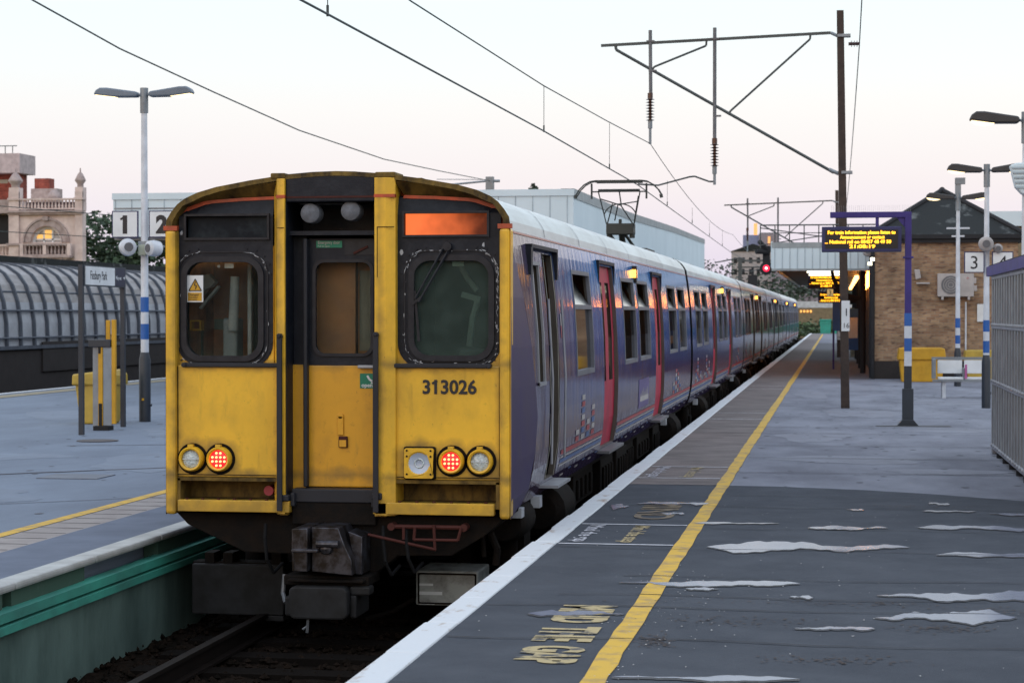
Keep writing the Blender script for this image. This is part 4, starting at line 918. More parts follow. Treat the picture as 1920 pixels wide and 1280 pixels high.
g.box(fx(713), fx(745), -.0335, -.03, fz(427.5), fz(426)); g.box(fx(713), fx(714), -.0335, -.03, fz(520), fz(427)); g.box(fx(526), fx(539), -.0335, -.03, fz(427.5), fz(426.5)); g.build('panel_seams', M['under'], TR)
# unit number
text('313026', 'unit_number', M['txtblk'], TR, (fx(793.5), .026, fz(736.5)), (1, 0, 0), (0, 0, 1), .152, .002, .004, sx=.96)
_x = fx(793.5) + .118; g = MB(); g.bar((_x - .036, .0245, fz(736.5) + .078), (_x + .004, .0245, fz(736.5) + .101), .003, .018); g.build('unit_number_flag', M['txtblk'], TR)
# lamps
def lamp(px, py, kind):
    x, z = fx(px), fz(py)
    g = MB(); g.lathe([(.072, .03), (.075, -.035), (.088, -.042), (.098, -.03), (.10, .03)], (x, 0, z), 'y', 32); g.box(x - .022, x + .022, -.035, .0, z + .095, z + .118)
    b = g.build('lamp_bezel', M['yelc'], TR, smooth=40)
    g = MB(); g.lathe([(.10, .028), (.125, .028)], (x, 0, z), 'y', 28); g.build('grime_ring', M['under'], b)
    g = MB(); g.lathe([(0, -.02), (.05, -.016), (.073, -.005)], (x, 0, z), 'y', 28); l_ = g.build('tail_lamp_lens' if kind == 'r' else 'marker_lamp_lens', M['lensr'] if kind == 'r' else M['lensw'], b, smooth=50)
    if kind == 'r':
        g = MB()
        for i, j in [(a, c) for a in (-1.5, -.5, .5, 1.5) for c in (-1.5, -.5, .5, 1.5) if not (abs(a) == 1.5 and abs(c) == 1.5)]: g.cyl((x + i * .033, -.026, z + j * .033), (x + i * .033, -.018, z + j * .033), .009, n=8)
        g.build('led', M['ledr'], b)
    else:
        g = MB(); g.box(x - .068, x + .068, -.024, -.018, z - .003, z + .003); g.build('lens_bar', M['cabgrey'], b)
for a in ((360, 863, 'w'), (413, 863, 'r'), (849, 862, 'r'), (902, 862, 'w')): lamp(*a)
x, z = fx(790), fz(866)
g = MB(); g.box(x - .13, x + .13, -.0, .035, z - .13, z + .13); g.build('headlight_backing', M['under'], TR, bev=.03)
g = MB(); sq = rr(x - .118, x + .118, z - .118, z + .118, .02, 7); ci = [(x + .094 * math.cos(R(45 + (i - 3) / 28 * 360 - 0)), z + .094 * math.sin(R(45 + (i - 3) / 28 * 360))) for i in range(28)]
g.ring(ci, sq, -.03, -.002); hb = g.build('headlight', M['yelc'], TR)
g = MB()
for dx in (-.1, .1):
    for dz in (-.085, .055, .1): g.cyl((x + dx * .95, -.036, z + dz), (x + dx * .95, -.03, z + dz), .008, n=8)
g.build('screw', M['under'], hb)
g = MB(); g.lathe([(.094, -.029), (.085, -.022), (.06, -.012), (.03, -.006), (.0, -.005)], (x, 0, z), 'y', 32); g.build('reflector', M['refl'], hb, smooth=60)
g = MB(); g.lathe([(.028, -.014), (.034, -.018), (.040, -.014)], (x, 0, z), 'y', 24); g.build('bulb_shield', M['lensw'], hb, smooth=60)
# wiper
g = MB(); g.tube([(fx(834), .045, fz(463)), (fx(780), .05, fz(560))], .010, 6); g.tube([(fx(845), .04, fz(465)), (fx(787), .045, fz(566))], .010, 6); g.bar((fx(778), .07, fz(545)), (fx(786), .07, fz(640)), .012, .02)
g.cyl((fx(840), .02, fz(463)), (fx(840), .08, fz(463)), .035, n=14); g.bar((fx(772), .06, fz(572)), (fx(792), .06, fz(556)), .02, .02); g.build('wiper', M['rub'], TR)
# cab interior
g = MB(); g.box(-1.30, 1.30, 2.0, 2.04, 1.0, 3.1); g.box(-1.32, -1.30, .2, 2.0, 1.0, 3.1); g.box(-1.3, 1.3, .36, 2.0, 1.02, 1.06); g.build('cab_bulkhead', M['cabin'], TR)
g = MB(); g.box(-.40, -.37, .30, 1.3, 1.0, 3.1); g.build('cab_partition', M['tan'], TR)
g = MB(); g.box(.36, .40, .30, 2.0, 1.0, 3.1); g.box(.5, 1.28, 1.5, 1.52, 1.0, 3.1); g.build('cab_dark_partition', M['cabdark'], TR)
g = MB(); g.box(-.30, .06, .42, .45, 1.9, 3.05); g.box(.06, .34, .50, .53, 1.9, 3.05); g.build('corridor_door', mat('brown_blind_panel', (.62, .31, .15), .85, c2=(.52, .25, .12), scale=3), TR)
g = MB(); g.box(.08, .25, .48, .495, 2.17, 2.82); g.build('notice_panel', M['cream'], TR)
for x0, x1 in ((-1.28, -.45), (.45, 1.28)):
    g = MB(); g.box(x0, x1, .2, .75, 1.9, 2.02); g.box(x0 + .06, x1 - .06, .155, .2, 1.96, 2.03); g.build('desk', M['cabgrey'], TR, bev=.02)
def cabin_box(px0, px1, py0, py1, y, m, nm, d=.05, bev=.0):
    g = MB(); g.box(fd(px0, y), fd(px1, y), y, y + d, zd(py0, y), zd(py1, y)); g.build(nm, m, TR, bev=bev)
cabin_box(336, 500, 720, 470, .95, mat('brown_cab_wall', (.80, .33, .14), .85, c2=(.45, .19, .09), scale=2.4), 'cab_rear_wall')
cabin_box(345, 372, 602, 566, .80, M['cabin'], 'orange_panel')
cabin_box(478, 492, 700, 480, .5, M['cabdark'], 'dark_door_edge')
cabin_box(467, 475, 672, 494, .42, M['cabgrey'], 'grey_post', bev=.01)
cabin_box(420, 447, 700, 596, .40, mat('blue_grey_casing', (.38, .43, .48), .6), 'control_casing', .2, .02)
g = MB(); g.cyl((fd(440, .38), .38, zd(620, .38)), (fd(444, .38), .38, zd(518, .38)), .042, .036, 16); g.build('rolled_cylinder', M['cabgrey'], TR, smooth=40)
cabin_box(404, 422, 618, 598, .42, M['cabdark'], 'dark_unit')
cabin_box(362, 380, 700, 620, .6, M['cabdark'], 'seat_stem')
g = MB(); g.prism([(fd(381, .5), zd(552, .5)), (fd(379, .5), zd(515, .5)), (fd(393, .5), zd(513, .5)), (fd(405, .5), zd(528, .5)), (fd(398, .5), zd(537, .5)), (fd(388, .5), zd(541, .5))], .5, .6); g.bar((fd(378, .48), .48, zd(578, .48)), (fd(414, .48), .48, zd(536, .48)), .05, .02); g.build('desk_lamp', M['cabgrey'], TR)
g = MB(); g.ring(rr(fd(360, .3), fd(376, .3), zd(617, .3), zd(603, .3), .004, 2), rr(fd(357, .3), fd(379, .3), zd(620, .3), zd(600, .3), .004, 2), .30, .38); g.build('yellow_box', M['ybin'], TR)
for a, b in ((404, 411), (425, 436)):
    if a > 420: cabin_box(424, 441, 502, 493, .11, M['white'], 'notice', .004)
    else:
        g = MB(); g.cyl((fx(405), .107, fz(498)), (fx(405), .112, fz(498)), .012, n=14); g.build('round_sticker', M['white'], TR)
cabin_box(851, 872, 500, 491, .11, M['white'], 'notice', .004)
g = MB(); P5 = lambda a, b: (fd(a, .35), .35, zd(b, .35)); g.tube([P5(866, 500), P5(878, 522), P5(896, 545)], .022, 8); g.build('mirror_arm', M['cabgrey'], TR)
g = MB(); g.tube([P5(897, 566), P5(888, 595), P5(882, 648)], .026, 8); g.build('seat_frame', M['cabgrey'], TR)
g = MB(); g.bar(P5(868, 552), P5(902, 562), .02, .045); g.build('seat_rest', M['cabgrey'], TR)
cabin_box(860, 915, 664, 652, .22, mat('dark_blue_hood', (.03, .04, .07), .5), 'instrument_hood', .2, .02)
# warning sticker
g = MB(); g.box(fx(345), fx(376), .094, .098, fz(566), fz(515)); sk_ = g.build('danger_sticker', M['white'], TR)
g = MB(); g.prism([(fx(349), fz(544)), (fx(373), fz(544)), (fx(361), fz(522))], .090, .0935); g.build('warning_triangle', M['ybin'], sk_)
g = MB(); t3 = [(fx(349), fz(544)), (fx(373), fz(544)), (fx(361), fz(522))]
for a, b in zip(t3, t3[1:] + t3[:1]): g.bar((a[0], .089, a[1]), (b[0], .089, b[1]), .003, .006)
for a, b in (((361.5, 527), (359.5, 534)), ((359.5, 534), (363.5, 534.5)), ((363.5, 534.5), (361.5, 541))): g.bar((fx(a[0]), .089, fz(a[1])), (fx(b[0]), .089, fz(b[1])), .003, .007)
g.build('triangle_mark', M['txtblk'], sk_)
g = MB(); g.box(fx(347), fx(373.5), .090, .0935, fz(563.5), fz(548)); g.build('sticker_panel', M['ybin'], sk_)
text('Danger', 'lettering', M['txtblk'], sk_, (fx(348), .0885, fz(554)), (1, 0, 0), (0, 0, 1), .030, .0005); text('Overhead', 'lettering', M['txtblk'], sk_, (fx(348), .0885, fz(558.5)), (1, 0, 0), (0, 0, 1), .019, .0005); text('live wires', 'lettering', M['txtblk'], sk_, (fx(348), .0885, fz(562.5)), (1, 0, 0), (0, 0, 1), .019, .0005)
# crew door (drop light, open gap, handle)
g = MB(); g.quad((1.32, 1.42, 1.88), (1.32, 1.78, 1.88), (1.26, 1.78, 2.88), (1.26, 1.42, 2.88)); g.build('droplight', M['gl_s'], car0)
g = MB()
for a, b in ((1.40, 1.44), (1.76, 1.80)):
    g.bar((hx(1.88) + .006, (a + b) / 2, 1.86), (hx(2.3) + .006, (a + b) / 2, 2.3), .04, .02); g.bar((hx(2.3) + .006, (a + b) / 2, 2.3), (hx(2.9) + .006, (a + b) / 2, 2.9), .04, .02)
g.bar((hx(2.9) + .006, 1.4, 2.9), (hx(2.9) + .006, 1.8, 2.9), .03, .03); g.bar((hx(1.87) + .006, 1.4, 1.87), (hx(1.87) + .006, 1.8, 1.87), .03, .03); g.build('droplight_frame', M['alu'], car0)
g = MB(); zz = [1.0, 1.3, 1.6, 2.2, 2.6, 3.0]
for p, q, dp_, mi in ((2.12, 2.42, .10, 0), (2.42, 2.45, .03, 1), (2.72, 2.745, .0, 1)):
    for z0, z1 in zip(zz, zz[1:]): g.quad((hx(z0) - dp_, p, z0), (hx(z0) - dp_, q, z0), (hx(z1) - dp_, q, z1), (hx(z1) - dp_, p, z1), mi)
g.build('crew_door', [M['dark'], M['cream']], car0)
g = MB(); g.tube([(1.44, 2.03, 1.15), (1.45, 2.03, 1.9), (1.41, 2.03, 2.6)], .012, 6); g.build('crew_handrail', M['alu'], car0); g = MB(); g.tube([(1.44, 2.88, 1.15), (1.45, 2.88, 1.9), (1.41, 2.88, 2.6)], .012, 6); g.build('crew_handrail', M['alu'], car0)
g = MB(); X_ = hx(3.02) + .02; g.box(X_ - .04, X_ + .03, 1.28, 2.9, 3.03, 3.06); g.box(X_ - .04, X_ + .03, 1.24, 1.34, 2.8, 3.03); g.box(X_ - .04, X_ + .03, 2.84, 2.9, 2.78, 3.03); g.build('rain_gutter', M['black'], car0)
g = MB(); g.box(1.33, 1.50, 2.0, 2.85, .94, .965); g.build('crew_step', M['alu'], car0)
g = MB(); surf_quad(g, 1, 2.95, 3.12, 2.36, 2.47, .005, 0); surf_quad(g, 1, 2.95, 3.12, 2.25, 2.36, .005, 1); g.build('notice_vinyl', [M['decw'], M['decr']], car0)
# operator style vinyl block on the side between doors
g = MB(); surf_quad(g, 1, 10.3, 11.7, 1.25, 1.62, .004, 0); surf_quad(g, 1, 10.45, 11.6, 1.33, 1.40, .008, 1)
for i in range(6): surf_quad(g, 1, 10.5 + .18 * i, 10.58 + .18 * i, 1.40, 1.44 + .03 * (i % 3), .008, 1)
g.build('purple_vinyl_block', [mat('violet_vinyl', (.085, .05, .26), .3), M['decw']], car0)
# lower apron and couplings
g = MB(); g.prism([(fx(322), fz(966)), (fx(950), fz(966)), (fx(905), fz(1003)), (fx(845), fz(1041)), (fx(745), fz(1043)), (fx(705), fz(1075)), (fx(548), fz(1075)), (fx(548), fz(1043)), (fx(455), fz(1041)), (fx(345), fz(990))], .10, .5, 'y')
g.box(fx(548), fx(706), .05, .30, fz(985), fz(943)); g.build('apron', M['under'], TR, bev=.01)
for i_, (a_, b_) in enumerate(((500, 1050), (722, 1050), (765, 1044))):
    g = MB(); g.tube([(fx(a_), .02, fz(985)), (fx(a_ + 2), -.03, fz(1010)), (fx(a_ + 7), -.05, fz(b_)), (fx(a_ + 16), .0, fz(b_ + 26)), (fx(a_ + 24), .15, fz(b_ + 12))], .014, 8); g.build('jumper_hose', mat('hose_rubber', (.008, .008, .009), .8, spec=.15) if i_ == 0 else bpy.data.materials['hose_rubber'], TR, smooth=60)
g = MB(); g.box(fx(335), fx(950), .12, .6, fz(966), fz(958)); g.build('headstock', M['under'], TR)
g = MB()   # coupler head
g.prism([(fx(577), fz(982)), (fx(606), fz(980)), (fx(606), fz(1060)), (fx(582), fz(1060))], -.42, .1); g.prism([(fx(609), fz(980)), (fx(658), fz(981)), (fx(668), fz(1010)), (fx(682), fz(1040)), (fx(684), fz(1068)), (fx(609), fz(1062))], -.34, .1)
g.box(fx(606), fx(609), -.30, .1, fz(1060), fz(985)); g.prism([(fx(668), fz(990)), (fx(694), fz(1000)), (fx(694), fz(1070)), (fx(682), fz(1070))], -.2, .1)
g.box(fx(560), fx(578), -.15, .1, fz(1068), fz(1000)); g.box(fx(578), fx(626), -.45, -.36, fz(1024), fz(1018)); g.lathe([(0, -.03), (.045, -.02), (.05, .1)], (fx(637), -.36, fz(1019)), 'y', 20)
g.build('coupler', M['steel'], TR, bev=.02, smooth=30)
g = MB(); g.cyl((fx(620), -.37, fz(1010)), (fx(660), -.37, fz(1010)), .03); g.build('coupler_pin', M['steel'], TR)
g = MB(); g.box(fx(548), fx(706), -.2, .2, fz(1092), fz(1074)); g.box(fx(560), fx(700), -.28, .1, fz(1084), fz(1078)); g.build('coupler_tray', M['under'], TR, bev=.01)
g = MB(); g.prism(rr(fx(566), fx(674), fz(1150), fz(1090), .05, 5), -.34, .2); g.box(fx(674), fx(711), -.25, -.1, fz(1107), fz(1091)); g.box(fx(674), fx(686), -.25, .2, fz(1150), fz(1107)); g.box(fx(553), fx(566), -.25, .1, fz(1148), fz(1112)); g.build('electric_coupler_box', M['undg'], TR, bev=.015)
g = MB(); g.tube([(fx(600), -.3, fz(1150)), (fx(598), -.3, fz(1176))], .012, 6); g.tube([(fx(600), -.3, fz(1163)), (fx(590), -.3, fz(1170))], .010, 6); g.tube([(fx(544), -.1, fz(1075)), (fx(542), -.12, fz(1110)), (fx(552), -.2, fz(1125))], .018, 8); g.build('hose', M['alud'], TR)
g = MB(); g.box(fd(360, .55), fd(535, .55), .55, .9, zd(1157, .55), zd(1062, .55)); g.box(fd(487, .55), fd(535, .55), .55, .9, zd(1168, .55), zd(1157, .55)); g.build('obstacle_plate', M['undg'], TR, bev=.01)
g = MB(); g.box(fd(362, .62), fd(534, .62), .62, .8, zd(1066, .6), zd(1058, .6))
for px in (385, 420, 512): g.box(fd(px, .6), fd(px + 18, .6), .6, .8, zd(1064, .6), zd(1040, .6))
g.build('plate_bracket', M['under'], TR)
g = MB(); g.box(fd(783, .75), fd(898, .75), .75, 1.3, zd(1131, .75), zd(1066, .75)); ec = g.build('equipment_case', M['undl'], TR, bev=.015)
F7 = lambda p: fd(p, .75)
Z7 = lambda p: zd(p, .75)
g = MB(); g.ring(rr(F7(790), F7(892), Z7(1125), Z7(1073), .01, 2), rr(F7(787), F7(895), Z7(1128), Z7(1070), .01, 2), .742, .75); g.build('case_seam', M['under'], ec)
for a, b, c, d in ((790, 815, 1094, 1090), (790, 832, 1111, 1105), (790, 818, 1129, 1126)):
    g = MB(); g.box(F7(a), F7(b), .745, .75, Z7(c), Z7(d)); g.build('case_label', M['white'], ec)
g = MB(); g.tube([(fx(738), .0, fz(985)), (fx(872), .0, fz(985))], .018); 
for a, b in (((783, 985), (781, 1008)), ((781, 1008), (862, 1008)), ((862, 1008), (868, 985)), ((818, 980), (820, 1026)), ((762, 985), (762, 1008)), ((696, 1000), (822, 1026))): g.tube([(fx(a[0]), -.03, fz(a[1])), (fx(b[0]), -.03, fz(b[1]))], .012)
g.cyl((fx(738), -.02, fz(985)), (fx(738), .1, fz(985)), .03); g.cyl((fx(872), -.02, fz(985)), (fx(872), .1, fz(985)), .03); g.build('uncoupling_lever', M['rust'], TR)
g = MB(); g.tube([(fx(905), .4, fz(1005)), (fx(918), .4, fz(1035)), (fx(915), .4, fz(1065))], .03, 8); g.tube([(fx(890), .4, fz(1005)), (fx(893), .4, fz(1050))], .02, 8); g.build('air_pipe', M['under'], TR); g = MB(); g.tube([(fd(690, .9), .9, zd(1160, .9)), (fd(740, .95), .95, zd(1145, .9)), (fd(780, 1.), 1., zd(1120, 1.))], .02, 8); g.build('cable', M['under'], TR); g = MB()
g.lathe([(0, -.35), (.14, -.35), (.17, -.3), (.17, .3), (.14, .35), (0, .35)], (1.18, 1.4, .72), 'y', 18); g.build('air_cylinder', M['under'], TR, smooth=40)
g = MB(); g.box(1.20, 1.34, .95, 1.1, .78, .86); g.cyl((1.25, 1.1, .82), (1.25, 1.35, .82), .03); g.build('lug', M['chip'], TR)

# pantograph on second carriage
PY = 21.0
pan = thing('pantograph', (0, PY, 0), None, None); pan.parent = TR; del_keys = None
g = MB(); g.tube([(-.42, 0, 4.86), (.42, 0, 4.86)], .02, 6); g.tube([(-.42, .22, 4.86), (.42, .22, 4.86)], .02, 6); g.box(-.42, .42, -.02, .03, 4.84, 4.885); g.box(-.42, .42, .2, .25, 4.84, 4.885)
g.build('collector_head', M['panto'], pan)
for sg in (-1, 1):
    g = MB(); pts = [(sg * .42, .0, 4.875), (sg * .52, 0, 4.86), (sg * .63, 0, 4.80), (sg * .72, 0, 4.71), (sg * .78, 0, 4.61)]; g.tube(pts, .013, 6); g.tube([(x, .22, z) for x, y, z in pts], .013, 6); g.cyl((sg * .77, -.01, 4.62), (sg * .785, -.01, 4.56), .03); g.build('horn', M['panto'], pan)
g = MB(); g.tube([(-.38, .1, 4.70), (.38, .1, 4.70)], .028, 8)
for sg in (-1, 1): g.tube([(sg * .5, .1, 4.83), (sg * .5, .1, 4.55)], .018, 6); g.tube([(sg * .36, .1, 4.68), (sg * .5, .1, 4.68)], .014, 6)
for a, b in (((-.38, 4.68), (-.27, 4.1)), ((.38, 4.68), (.24, 4.12)), ((-.34, 4.55), (0, 4.45)), ((0, 4.45), (.28, 4.52)), ((0, 4.7), (0, 4.45)), ((-.12, 4.46), (-.26, 4.1)), ((.02, 4.45), (.22, 4.1)), ((-.02, 4.45), (-.12, 4.18)), ((.35, 4.6), (.22, 4.02))): g.tube([(a[0], .12, a[1]), (b[0], .5, b[1])], .012, 6)
g.tube([(.30 * math.cos(t * math.pi / 12) - .0, .3, 4.22 + .25 * math.sin(t * math.pi / 12)) for t in range(1, 12)], .012, 6); g.build('upper_arm', M['panto'], pan)
g = MB(); g.box(-.27, .23, .4, .8, 3.92, 4.12); g.tube([(-.22, .5, 3.9), (-.1, 1.6, 3.62)], .05); g.tube([(.05, .5, 3.95), (.2, 1.6, 3.62)], .03); g.tube([(0, .5, 4.0), (-.0, .9, 3.62)], .06); g.cyl((-.22, .5, 3.85), (-.22, .5, 3.96), .05); g.cyl((.2, .5, 3.85), (.2, .5, 3.96), .05); g.cyl((-.02, .5, 4.12), (-.02, .5, 4.2), .03)
g.box(-.5, .5, .2, 1.8, 3.56, 3.66); g.build('lower_frame', M['panto'], pan, bev=.01)
for k_ in list(pan.keys()):
    if k_ in ('label', 'category'): del pan[k_]

# ================================================================== OVERHEAD LINE
def mast_thing(loc, label):
    t = thing('overhead_line_mast', loc, label, 'mast', 'overhead line masts along the right platform')
    g = MB(); g.prism([(.075, .075), (-.075, .075), (-.075, -.075), (.075, -.075)], 0, 3.6, 'z')
    g = MB()
    for a, b, w in ((0, 7.31, .085),): g.box(-.055 - .03, .055 - .03 + .0, -.07, .07, 0, .01)
    g = MB(); z1 = 7.31; lean = -.11
    vs = [(x, y, 0) for x, y in ((-.08, -.07), (.08, -.07), (.08, .07), (-.08, .07))] + [(x * .8 + lean, y * .8, z1) for x, y in ((-.08, -.07), (.08, -.07), (.08, .07), (-.08, .07))]
    g.add(vs, [(0, 1, 2, 3), (4, 5, 6, 7), (0, 1, 5, 4), (1, 2, 6, 5), (2, 3, 7, 6), (3, 0, 4, 7)]); g.build('pole', M['mast'], t, bev=.008)
    O = Vector((.159, 0, .725)); V = lambda x, z, y=0: (x - O.x, y, z - O.z)
    g = MB(); g.bar(V(-4.373, 7.482), V(-.12, 7.63), .05, .05); g.build('boom', M['tube'], t)
    g = MB(); g.tube([V(-.12, 7.63), V(.02, 7.56)], .03); g.box(-.16, .08, -.09, .09, 6.82, 6.87); g.build('pole_bracket', M['galv'], t); g = MB(); g.box(-.08, .12, -.1, .1, 4.31, 4.36); g.tube([V(-.15, 5.12), V(.03, 5.04)], .035); g.build('pole_bracket', M['galv'], t)
    g = MB(); g.tube([V(-4.1, 7.49), V(-4.09, 7.40), V(-.06, 5.06)], .028, 8); g.build('stay_tube', M['tube'], t)
    for pts in ((( -2.40, 7.55), (-2.41, 7.44), (-3.37, 7.07), (-3.43, 7.0)), ((-.49, 7.61), (-.5, 7.52), (-1.95, 6.23), (-2.0, 6.16))):
        g = MB(); g.tube([V(*p) for p in pts], .02, 8); g.build('brace', M['tube'], t)
    for x, ztop, zi, zb in ((-3.45, 7.75, 6.53, 5.63), (-2.25, 7.77, 5.67, 4.86)):
        g = MB(); g.tube([V(x, ztop), V(x + (.01 if zi > 6 else 0), zi)], .034, 8); g.box(*[q for q in (x - O.x - .07, x - O.x + .08)], -.04, .04, ztop - .22 - O.z, ztop - .19 - O.z); g.box(x - O.x - .03, x - O.x + .12, -.03, .03, zi + .45 - O.z, zi + .48 - O.z)
        dpt = g.build('drop_tube', M['alud'], t)
        g = MB(); g.lathe([(.035, 0), (.05, .05), (.05, -.05)], V(x, zi), 'z', 10)
        pr_ = []; z = zi - .05
        for q in range(8): pr_ += [(.028, z - O.z), (.085, z - .02 - O.z), (.028, z - .035 - O.z)]; z -= .055
        g.lathe(pr_, (x - O.x, 0, 0), 'z', 14); g.build('insulator', M['ins'], t, smooth=40)
        g = MB(); g.tube([V(x, z), V(x, zb)], .026, 8); g.build('insulator_fitting', M['galv'], t); g = MB(); g.cyl(V(x, zi + .04), V(x, zi - .06), .045); g.build('insulator_fitting', M['galv'], t); g = MB(); g.cyl(V(x, z + .03), V(x, z - .12), .042); g.build('insulator_fitting', M['galv'], t)
    g = MB(); g.tube([V(-2.25, 4.92), V(-2.35, 4.92), V(-2.62, 5.02), V(-2.72, 5.01), V(-3.30, 4.86), V(-3.68, 4.885)], .016, 8); g.build('registration_arm', M['tube'], t)
    g = MB(); g.cyl(V(.2, 7.42), V(.40, 7.42), .03); 
    for q in range(3): g.cyl(V(.25 + .05 * q, 7.42), V(.262 + .05 * q, 7.42), .06)
    g.build('side_insulator', M['ins'], t)
    g = MB(); g.box(-.075, .075, -.085, -.072, 1.42, 1.98); pt = g.build('number_plate', M['white'], t)
    text('1', 'plate_mark', M['txtblk'], pt, (-.035, -.087, 1.70), (1, 0, 0), (0, 0, 1), .2, .001); text('16', 'plate_mark', M['txtblk'], pt, (-.055, -.087, 1.48), (1, 0, 0), (0, 0, 1), .13, .001)
    return t
m1 = mast_thing((.159, 37.84, PZ), 'tall rusty brown mast with a braced arm of insulators over the train, nearest the camera')
m2 = dup(m1, (.10, 81, PZ - .72), 'farther overhead line mast whose arm shows small beyond the nearest one')
def wire(name, pts, r, label, cat, m='wire', parent=None, group=None):
    g = MB(); g.tube(pts, r, 6); o = g.build(name, M[m], parent)
    if not parent: tag(o, label, cat, group)
    return o
def sagpts(a, b, sag, n=14): return [(a[0] + (b[0] - a[0]) * i / n, a[1] + (b[1] - a[1]) * i / n, a[2] + (b[2] - a[2]) * i / n - 4 * sag * (i / n) * (1 - i / n)) for i in range(n + 1)]
wire('contact_wire', [(-4.35, 4, 4.88), (-4.05, 15.74, 4.876), (-3.82, 26.4, 4.873), (-3.68, 37.84, 4.87), (-4.1, 81, 4.85), (-3.8, 125, 4.85), (-4.0, 170, 4.85)], .010, 'straight contact wire running low over the train roof and touching the pantograph', 'overhead wire')
cp = [(-4.3, 3, 5.9), (-4.15, 12, 5.55), (-4.02, 19, 5.45), (-3.83, 26.5, 5.475), (-3.73, 33, 5.62), (-3.45, 37.84, 5.64)] + sagpts((-3.45, 37.84, 5.64), (-4.1, 81, 5.6), .35)[1:] + sagpts((-4.1, 81, 5.6), (-3.8, 125, 5.5), .35)[1:]
cw = wire('catenary_wire', cp, .008, 'upper catenary wire rising to the first insulator with thin droppers to the wire below', 'overhead wire')
for y, zc, x in ((15.9, 5.5, -4.05), (26.5, 5.475, -3.82), (33.5, 5.62, -3.73), (45, 5.42, -3.72), (54, 5.28, -3.80), (63, 5.28, -3.9), (72, 5.4, -4.0)):
    g = MB(); g.tube([(x, y, zc), (x, y, 4.88)], .0045, 5); g.tube([(x, y, 4.95), (x, y, 4.86)], .012, 5); g.build('dropper', M['wire'], cw)
wire('feeder_wire', [(-12, 20, 8.1), (-12, 29.1, 7.2), (-12, 32.9, 6.95), (-12, 38.1, 6.78), (-12, 44.5, 6.6), (-12, 53.2, 6.6), (-12, 61, 6.82), (-12, 69.9, 7.1)], .014, 'sagging wire crossing the upper left sky to the small grey mast behind the cab', 'overhead wire')
wire('earth_wire', [(.30, 12, 8.3), (.36, 24, 7.7), (.40, 37.84, 7.42)] + sagpts((.40, 37.84, 7.42), (.36, 81, 6.7), .3)[1:], .010, 'thin wire running beside the tall brown mast on its right', 'overhead wire')
wire('span_wire', [(-60, 60, 9.9), (-30, 61, 6.2), (-20, 62, 5.35)], .014, 'thin wire crossing in front of the stone balustrade at upper left', 'overhead wire')
wire('span_wire', [(-60, 60, 8.8), (-30, 61, 5.3), (-20, 62, 4.7)], .014, 'thin wire crossing the arch of the stone building at the left', 'overhead wire')
t = thing('overhead_line_mast', (-12, 70, LZ), 'small grey mast with a short arm showing just above the cab roof', 'mast')
g = MB(); g.box(-.14, .14, -.1, .1, 0, 6.6); g.build('pole', M['galv'], t, bev=.01); g = MB(); g.tube([(-1.6, 0, 6.32), (-.1, 0, 6.45)], .035); g.tube([(-1.5, 0, 6.3), (-.1, 0, 5.6)], .03); g.tube([(-1.9, 0, 6.53), (-.14, 0, 6.5)], .012); g.cyl((.14, 0, 6.45), (.35, 0, 6.45), .05); g.build('arm', M['galv'], t)
t = thing('signal_gantry', (-6.1, 130, 0), 'distant steel post with double beam beyond the train roof, left of the red signal', 'gantry')
g = MB(); g.box(-.12, .12, -.1, .1, -.2, 6.0); g.build('post', M['tube'], t); g = MB(); g.box(-.2, 2.6, -.05, .05, 5.75, 5.88); g.box(-.2, 2.6, -.05, .05, 5.35, 5.45); g.tube([(-1.6, 0, 5.7), (0, 0, 6.0)], .04); g.build('beam', M['tube'], t); g = MB(); g.box(.5, 1.1, -.1, .1, 4.0, 4.9); g.cyl((.8, 0, 3.5), (.8, 0, 5.4), .08); g.build('signal_back', M['dark'], t)

# ================================================================== LAMPS, SIGNS ON THE RIGHT PLATFORM
def lantern(t, s, z, ln, on_m, hm, tilt=.06):
    g = MB(); sx = s; sc = ln / .68
    def P_(x, zz): return (sx * x * sc, z + zz + tilt * x)
    top = [(.07, -.01), (.09, .05), (.30, .075), (.50, .10), (.60, .095), (.655, .05), (.685, -.02)]
    bot = [(.66, -.03), (.42, -.055), (.10, -.04)]
    g.prism([P_(*p) for p in top + bot], -.10, .10); g.build('lantern', hm, t, bev=.025)
    g = MB(); g.prism([P_(*p) for p in ((.36, -.045), (.665, -.020), (.655, -.045), (.60, -.075), (.50, -.085), (.42, -.07))], -.085, .085); g.build('lamp_lens', on_m, t, bev=.012)
    g = MB(); g.cyl((0, 0, z), (sx * .09 * sc, 0, z + .01), .02); g.build('spigot', M['galv'], t)
def lamp_post(loc, label, h, bands, blk, lnL, lnR, hm, grp, r=.055):
    t = thing('platform_lamp_post', loc, label, 'lamp post', grp)
    g = MB(); g.cyl((0, 0, blk), (0, 0, h - .4), r * 1.05, r * .78, 18); pl_ = g.build('pole', M['wpole'], t, smooth=40)
    g = MB(); g.cyl((0, 0, h - .42), (0, 0, h), r * 1.05, n=18); g.build('pole_top', M['galv'], t, smooth=40)
    for a, b in bands:
        g = MB(); g.cyl((0, 0, a), (0, 0, b), r * 1.07, n=18); g.build('blue_band', M['bpole'], t, smooth=40)
    g = MB(); g.lathe([(r * 1.5, 0), (r * 1.5, blk - .12), (r * 1.05, blk), (0, blk)], n=20); g.cyl((r * 1.5, 0, .28), (r * 1.85, 0, .28), .02); g.build('base_sleeve', M['slate'], t, smooth=30)
    lantern(t, -1, h - .12, lnL, M['lampon'], hm); lantern(t, 1, h - .12, lnR, M['lampon'], hm)
    return t
